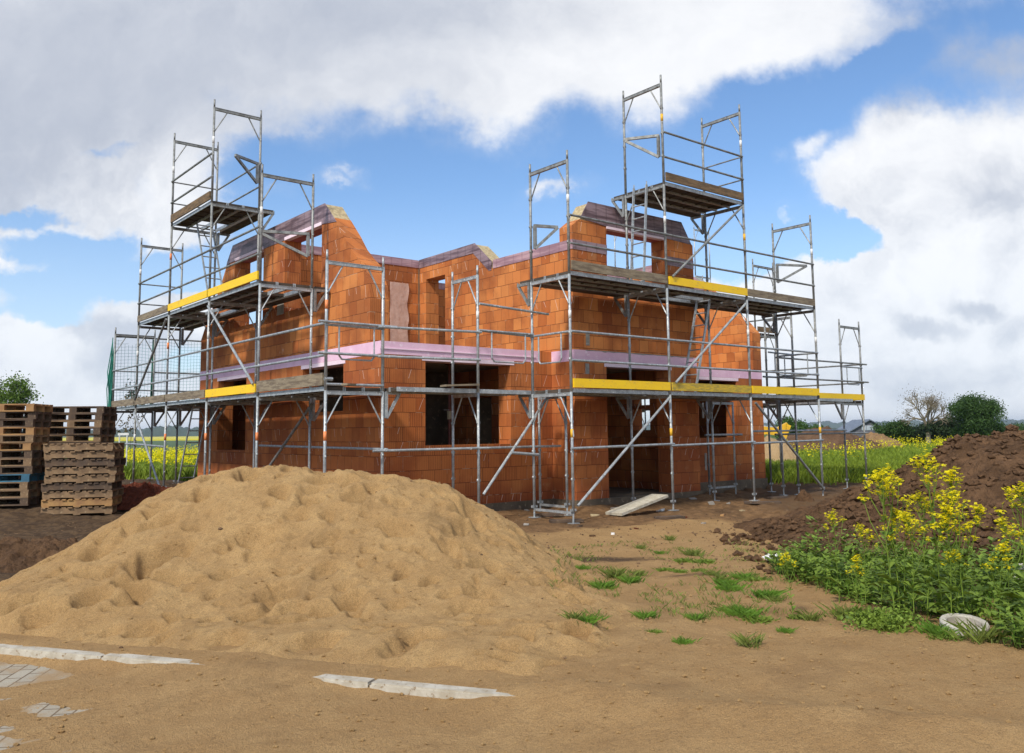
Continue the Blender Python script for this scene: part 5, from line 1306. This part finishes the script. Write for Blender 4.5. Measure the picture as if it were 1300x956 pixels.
# shed with blue-grey roof
sd = Th('shed', 'dark grey gabled shed with blue-grey roof behind the ochre spoil heap', 'shed', (at(1104, 545, 130).x, at(1104, 545, 130).y, -3.0))
c = sd.matrix_world_loc; R = Vector((r0.x, r0.y, 0)); Fv = Vector((fh.x, fh.y, 0)); ry = -.12
R2 = (R*math.cos(ry)+Fv*math.sin(ry)); F2 = (Fv*math.cos(ry)-R*math.sin(ry)); U = Vector((0, 0, 1))
W2, HE, HA, LN = 3.9, 3.2, 5.45, 9.
def SP(a, f, z): return c+R2*a+F2*f+U*z
m = MB(); fr_ = [(-W2, 0), (W2, 0), (W2, HE), (0, HA), (-W2, HE)]
m.add([SP(a, 0, z) for a, z in fr_]+[SP(a, LN, z) for a, z in fr_], [(0, 1, 2, 3, 4), (9, 8, 7, 6, 5), (0, 5, 6, 1), (1, 6, 7, 2), (4, 3, 8, 9), (0, 4, 9, 5), (2, 7, 8, 3)])
m.build('wall', 'barn_wall', sd, fix=True)
for s in (-1, 1):
    m = MB(); A_ = [SP(0, -.4, HA+.06), SP(s*(W2+.45), -.4, HE-.20), SP(s*(W2+.45), LN+.4, HE-.20), SP(0, LN+.4, HA+.06)]
    m.add(A_+[v+U*.16 for v in A_], [(0, 1, 2, 3), (7, 6, 5, 4), (0, 4, 5, 1), (1, 5, 6, 2), (2, 6, 7, 3), (3, 7, 4, 0)]); m.build('roof', 'roof_blue', sd, fix=True)
for k in range(3):
    a = -1.15+k*.72; m = MB(); A_ = [SP(a, -.03, 4.0), SP(a+.66, -.03, 4.0), SP(a+.66, -.03, 4.72), SP(a, -.03, 4.72)]
    m.add(A_+[v-F2*.04 for v in A_], [(0, 1, 2, 3), (7, 6, 5, 4), (0, 4, 5, 1), (1, 5, 6, 2), (2, 6, 7, 3), (3, 7, 4, 0)]); m.build('gable_panel', 'barn_panel', sd, fix=True)

# excavator
ex = Th('excavator', 'yellow excavator mostly hidden by the house with its arm reaching over the pale sand heap', 'excavator', (at(938, 560, 47).x, at(938, 560, 47).y, -.15))
def EP(px, py, dd_=0.): return at(px, py, 47+dd_)
c = ex.matrix_world_loc
def ebox(a0, a1, f0, f1, z0, z1, name, mat, par=None):
    m = MB(); vs = [c+R*a+Fv*f+U*z for a, f, z in ((a0, f0, z0), (a1, f0, z0), (a1, f1, z0), (a0, f1, z0), (a0, f0, z1), (a1, f0, z1), (a1, f1, z1), (a0, f1, z1))]
    m.add(vs, ((0, 3, 2, 1), (4, 5, 6, 7), (0, 1, 5, 4), (1, 2, 6, 5), (2, 3, 7, 6), (3, 0, 4, 7))); return m.build(name, mat, par or ex, fix=True)
for f in (-1.0, .6):
    m = MB(); prf = [(-1.3, .35), (-1.15, .08), (-.9, 0), (.9, 0), (1.15, .08), (1.3, .35), (1.1, .62), (-1.1, .62)]
    m.add([c+R*a+Fv*f+U*z for a, z in prf]+[c+R*a+Fv*(f+.4)+U*z for a, z in prf], [tuple(range(8)), tuple(range(15, 7, -1))]+[(k, (k+1) % 8, 8+(k+1) % 8, 8+k) for k in range(8)]); m.build('track', 'exc_dark', ex, fix=True)
ebox(-1.5, .9, -.85, .85, .75, 1.5, 'body', 'exc_yellow'); cab = ebox(-.1, .85, -.85, .1, 1.5, 2.55, 'cab', 'exc_yellow'); ebox(.0, .87, -.87, .0, 1.65, 2.4, 'cab_window', 'glass', cab)
bm_ = [EP(955, 541), EP(975, 543), EP(986, 547)]
m = MB().bar(c+R*.8+U*1.3, EP(972, 546), .3, .42).bar(EP(970, 546.5), EP(986, 548), .28, .40); m.build('boom', 'exc_yellow', ex, fix=True)
m = MB().bar(EP(982, 549.5), EP(1000, 540), .26, .34).bar(EP(1000, 539), EP(992, 560), .26, .32); m.build('stick', 'exc_yellow', ex, fix=True)
m = MB(); prf = [(987, 556), (996, 556), (998, 562), (993, 567), (985, 565), (984, 560)]
m.add([EP(a, z, -.3) for a, z in prf]+[EP(a, z, .3) for a, z in prf], [tuple(range(6)), tuple(range(11, 5, -1))]+[(k, (k+1) % 6, 6+(k+1) % 6, 6+k) for k in range(6)]); m.build('bucket', 'exc_dark', ex, fix=True)
MB().tube(EP(966, 541), EP(988, 543), .05, 6).build('hydraulic_ram', 'steel', ex)

rr = random.Random(301); SG = []
while len(SG) < 420:
    px, py = rr.uniform(700, 1010), rr.uniform(684, 830)
    if vnoise(np.array([px*.02]), np.array([py*.04]), 302)[0] < .52+.25*(py > 780): continue
    p = onz(px, py, -.13); SG.append((p.x, p.y, surf(p.x, p.y)))
V, F = blades(np.array(SG), 6, .004, .035, .5, 303, .03)
tag(np_mesh('grass_seedlings', V, F, 'grass_dry', smooth=False), 'thin sprinkling of tiny grass seedlings on the sandy ground', 'grass', kind='stuff')

# ================================================================== SKY AND SUN
SUN_EL, SUN_AZ = R_(44), math.atan2(-.38, -.92)          # sun stands to the left, slightly behind the camera
sd_ = Vector((math.cos(SUN_EL)*math.cos(SUN_AZ), math.cos(SUN_EL)*math.sin(SUN_AZ), math.sin(SUN_EL)))
sun = bpy.data.objects.new('sun', bpy.data.lights.new('sun', 'SUN')); C.objects.link(sun)
sun.data.energy = 3.2; sun.data.angle = R_(7); sun.data.color = (1, .94, .84)
sun.rotation_euler = (-sd_).to_track_quat('-Z', 'Y').to_euler()
w = bpy.data.worlds.new('World'); scene.world = w; w.use_nodes = True
nt = w.node_tree; nt.nodes.clear(); n = N(nt)
out = nt.nodes.new('ShaderNodeOutputWorld'); bg = nt.nodes.new('ShaderNodeBackground'); nt.links.new(bg.outputs[0], out.inputs[0])
sky = n.n('ShaderNodeTexSky', sky_type='NISHITA'); sky.sun_disc = False; sky.sun_elevation = SUN_EL
sky.sun_rotation = math.atan2(sd_.x, sd_.y); sky.air_density = 1.0; sky.dust_density = .6; sky.ozone_density = 1.6
bg.inputs[1].default_value = .15
tc = n.n('ShaderNodeTexCoord').outputs['Generated']
dv = n.v('NORMALIZE', tc)
# bearing and height of a direction, in the units of a map fixed to the place (metres of cloud ceiling per metre)
dr = n.v('DOT_PRODUCT', dv, tuple(r0)); df = n.v('DOT_PRODUCT', dv, tuple(fh)); du = n.v('DOT_PRODUCT', dv, (0, 0, 1))
dfc = n.m('MAXIMUM', n.m('ABSOLUTE', df), .12)
sx = n.m('DIVIDE', dr, dfc); sy = n.m('DIVIDE', du, dfc)
front = n.ramp(df, .05, .35)
cv = n.n('ShaderNodeCombineXYZ'); nt.links.new(sx, cv.inputs[0]); nt.links.new(sy, cv.inputs[1])
P0 = cv.outputs[0]
wv = n.v('SCALE', n.v('SUBTRACT', n.noise(P0, 2.6, 7, .62, 1), (.5, .5, .5)), scale=.20)
P1 = n.v('ADD', P0, wv)
def blob(px, py, rx, ry, wgt, rot=0., acc=None, soft=1.0, src=None):
    cx, cy = (px-650)/F_PX, (546.8-.0104*(px-765)-py)/F_PX
    mp = n.n('ShaderNodeMapping', vector_type='TEXTURE'); nt.links.new(src or P1, mp.inputs[0])
    mp.inputs['Location'].default_value = (cx, cy, 0); mp.inputs['Rotation'].default_value = (0, 0, R_(rot)); mp.inputs['Scale'].default_value = (rx/F_PX, ry/F_PX, 1)
    l = n.v('LENGTH', mp.outputs[0]); f = n.ramp(l, 1.45, .3, 0., wgt)
    return f if acc is None else n.m('ADD', acc, f)
def blobs(lst, start=None):
    a = start
    for b_ in lst: a = blob(*b_, acc=a)
    return a
cover = blobs([
    # veil over the top
    (200, 30, 560, 150, 1.0), (620, 10, 420, 110, .95), (940, 10, 260, 85, .8), (560, 130, 200, 40, .28, -8), (300, 190, 120, 50, .35), (120, 170, 160, 90, .45),
    (850, 110, 90, 60, .55, 20), (700, 95, 160, 50, .4), (1240, 60, 150, 45, .36),
    (170, 270, 130, 60, .42), (60, 310, 120, 40, .30), (270, 280, 70, 50, .25), (190, 215, 70, 60, .30),
    # cumulus on the right
    (1250, 240, 160, 100, .95, 8), (1150, 200, 90, 60, .5, 30), (1300, 330, 220, 170, 1.0), (1090, 400, 190, 105, 1.0), (960, 350, 70, 45, .55), (920, 420, 110, 60, .7), (1230, 470, 300, 120, .9), (1000, 480, 180, 80, .7), (920, 530, 300, 36, .5),
    (1045, 172, 30, 20, .44, 20), (1010, 250, 20, 13, .5), (1005, 196, 20, 9, .35), 
    (430, 238, 48, 20, .62), (380, 250, 50, 12, .3), (685, 246, 95, 18, .40, 6), (745, 232, 60, 14, .25),
    # left low clouds
    (190, 405, 110, 55, .75, 10), (60, 480, 150, 60, .8), (250, 365, 70, 50, .55, 30), (150, 515, 300, 36, .75), (40, 430, 90, 26, .5), (-150, 300, 250, 250, .6), (1520, 250, 250, 300, .8), (650, -200, 1200, 160, .9),
    # gaps
    (50, 300, 130, 22, -.55), (265, 325, 90, 26, -.5), (330, 205, 60, 30, -.35), (1080, 285, 60, 26, -.5),
    (1115, 300, 75, 24, -.8, -8), (1090, 110, 150, 26, -.55, 30), (145, 182, 46, 10, -.8, -4), (30, 262, 60, 14, -.5), (195, 218, 22, 42, -.5), (110, 345, 150, 22, -.45), (600, 260, 200, 60, -.25), (900, 260, 120, 80, -.3), (1000, 130, 60, 60, -.4), (1290, 20, 60, 30, -.2),
])
nz = n.noise(P0, 5.0, 12, .64)
nlow = n.noise(P0, 2.1, 5, .6)
den = n.m('ADD', cover, n.m('ADD', n.m('MULTIPLY', n.m('SUBTRACT', nz, .5), 2.1), n.m('MULTIPLY', n.m('SUBTRACT', nlow, .5), .5)))
wide = n.ramp(sy, .22, .42)            # the high veil has softer edges than the low cumulus
c_soft = n.ramp(den, .0, .95); c_hard = n.ramp(den, .25, .62)
c_front = n.m('ADD', n.m('MULTIPLY', c_soft, wide), n.m('MULTIPLY', c_hard, n.m('SUBTRACT', 1., wide)))
c_back = n.ramp(n.noise(n.v('MULTIPLY', dv, (1.6, 1.6, 2.6)), 1.0, 6, .6), .40, .58)
cl = n.m('ADD', n.m('MULTIPLY', c_front, front), n.m('MULTIPLY', c_back, n.m('SUBTRACT', 1., front)))
grey = blobs([(120, 70, 480, 170, .62), (560, -30, 320, 80, .35), (40, 200, 160, 120, .25), (1290, 60, 190, 80, .75), (1180, 110, 120, 40, .45, 25), (1180, 408, 60, 16, .75, -12), (1255, 388, 40, 14, .7), (1300, 420, 30, 30, .5), (1130, 480, 200, 22, .50), (1250, 505, 200, 20, .4),
    (205, 445, 95, 46, .85), (115, 408, 60, 18, .6), (250, 500, 90, 30, .45), (1280, 250, 60, 60, .35), (1180, 260, 90, 40, .25)])
gn = n.noise(n.v('ADD', P1, (.03, -.05, .3)), 4.5, 9, .62)
lit = n.m('SUBTRACT', n.noise(P1, 6.5, 8, .6), n.noise(n.v('ADD', P1, (-.022, .03, 0)), 6.5, 8, .6))
gr = n.m('ADD', n.m('ADD', grey, n.m('MULTIPLY', n.m('SUBTRACT', gn, .5), n.m('SUBTRACT', 1.2, n.m('MULTIPLY', wide, .55)))), n.m('MULTIPLY', lit, n.m('SUBTRACT', n.m('MULTIPLY', wide, 1.5), 2.2)))
gr = n.ramp(gr, -.28, .95)
gr = n.m('ADD', n.m('MULTIPLY', gr, front), n.m('MULTIPLY', .3, n.m('SUBTRACT', 1., front)))
ccol = n.mix(gr, (6.0, 6.05, 6.15), (3.0, 3.25, 3.8))
skc = n.mix(1., sky.outputs[0], (.74, .88, 1.02), 'MULTIPLY')
fin = n.mix(n.m('MULTIPLY', cl, .96), skc, ccol)
hz_ = n.ramp(du, .0, .30, .50, 0.)
fin = n.mix(hz_, fin, (4.7, 5.2, 5.9))
nt.links.new(fin, bg.inputs[0])

vs_ = scene.view_settings; vs_.view_transform = 'Standard'; vs_.look = 'None'; vs_.exposure = .2; vs_.gamma = 1; vs_.use_curve_mapping = False
scene.render.engine = 'CYCLES'; scene.cycles.max_bounces = 5; scene.cycles.diffuse_bounces = 2; scene.cycles.glossy_bounces = 2
scene.cycles.transparent_max_bounces = 6; scene.cycles.sample_clamp_indirect = 6; scene.cycles.use_denoising = True
w.cycles.sampling_method = 'MANUAL'; w.cycles.sample_map_resolution = 512

# air between here and the far hills
hb = MB().box(-1, 1, -1, 1, 0, 1); hb.v = []; hb.f = []
R3 = 9000.
hb.add([(CAM.x+a*R3, CAM.y+b*R3, z) for z in (-14, 60) for a, b in ((-1, -1), (1, -1), (1, 1), (-1, 1))], ((0, 3, 2, 1), (4, 5, 6, 7), (0, 1, 5, 4), (1, 2, 6, 5), (2, 3, 7, 6), (3, 0, 4, 7)))
hm_ = bpy.data.materials.new('thin_air'); hm_.use_nodes = True; hn = hm_.node_tree; hn.nodes.clear()
ho = hn.nodes.new('ShaderNodeOutputMaterial'); pv = hn.nodes.new('ShaderNodeVolumePrincipled'); hn.links.new(pv.outputs[0], ho.inputs['Volume'])
pv.inputs['Density'].default_value = .00012; pv.inputs['Color'].default_value = (.75, .86, 1, 1); pv.inputs['Anisotropy'].default_value = .3
hz = hb.build('haze', hm_, None, fix=True); hz.o['kind'] = 'stuff'; hz.o['label'] = 'thin pale summer haze over the fields and far hills'
scene.cycles.volume_bounces = 0
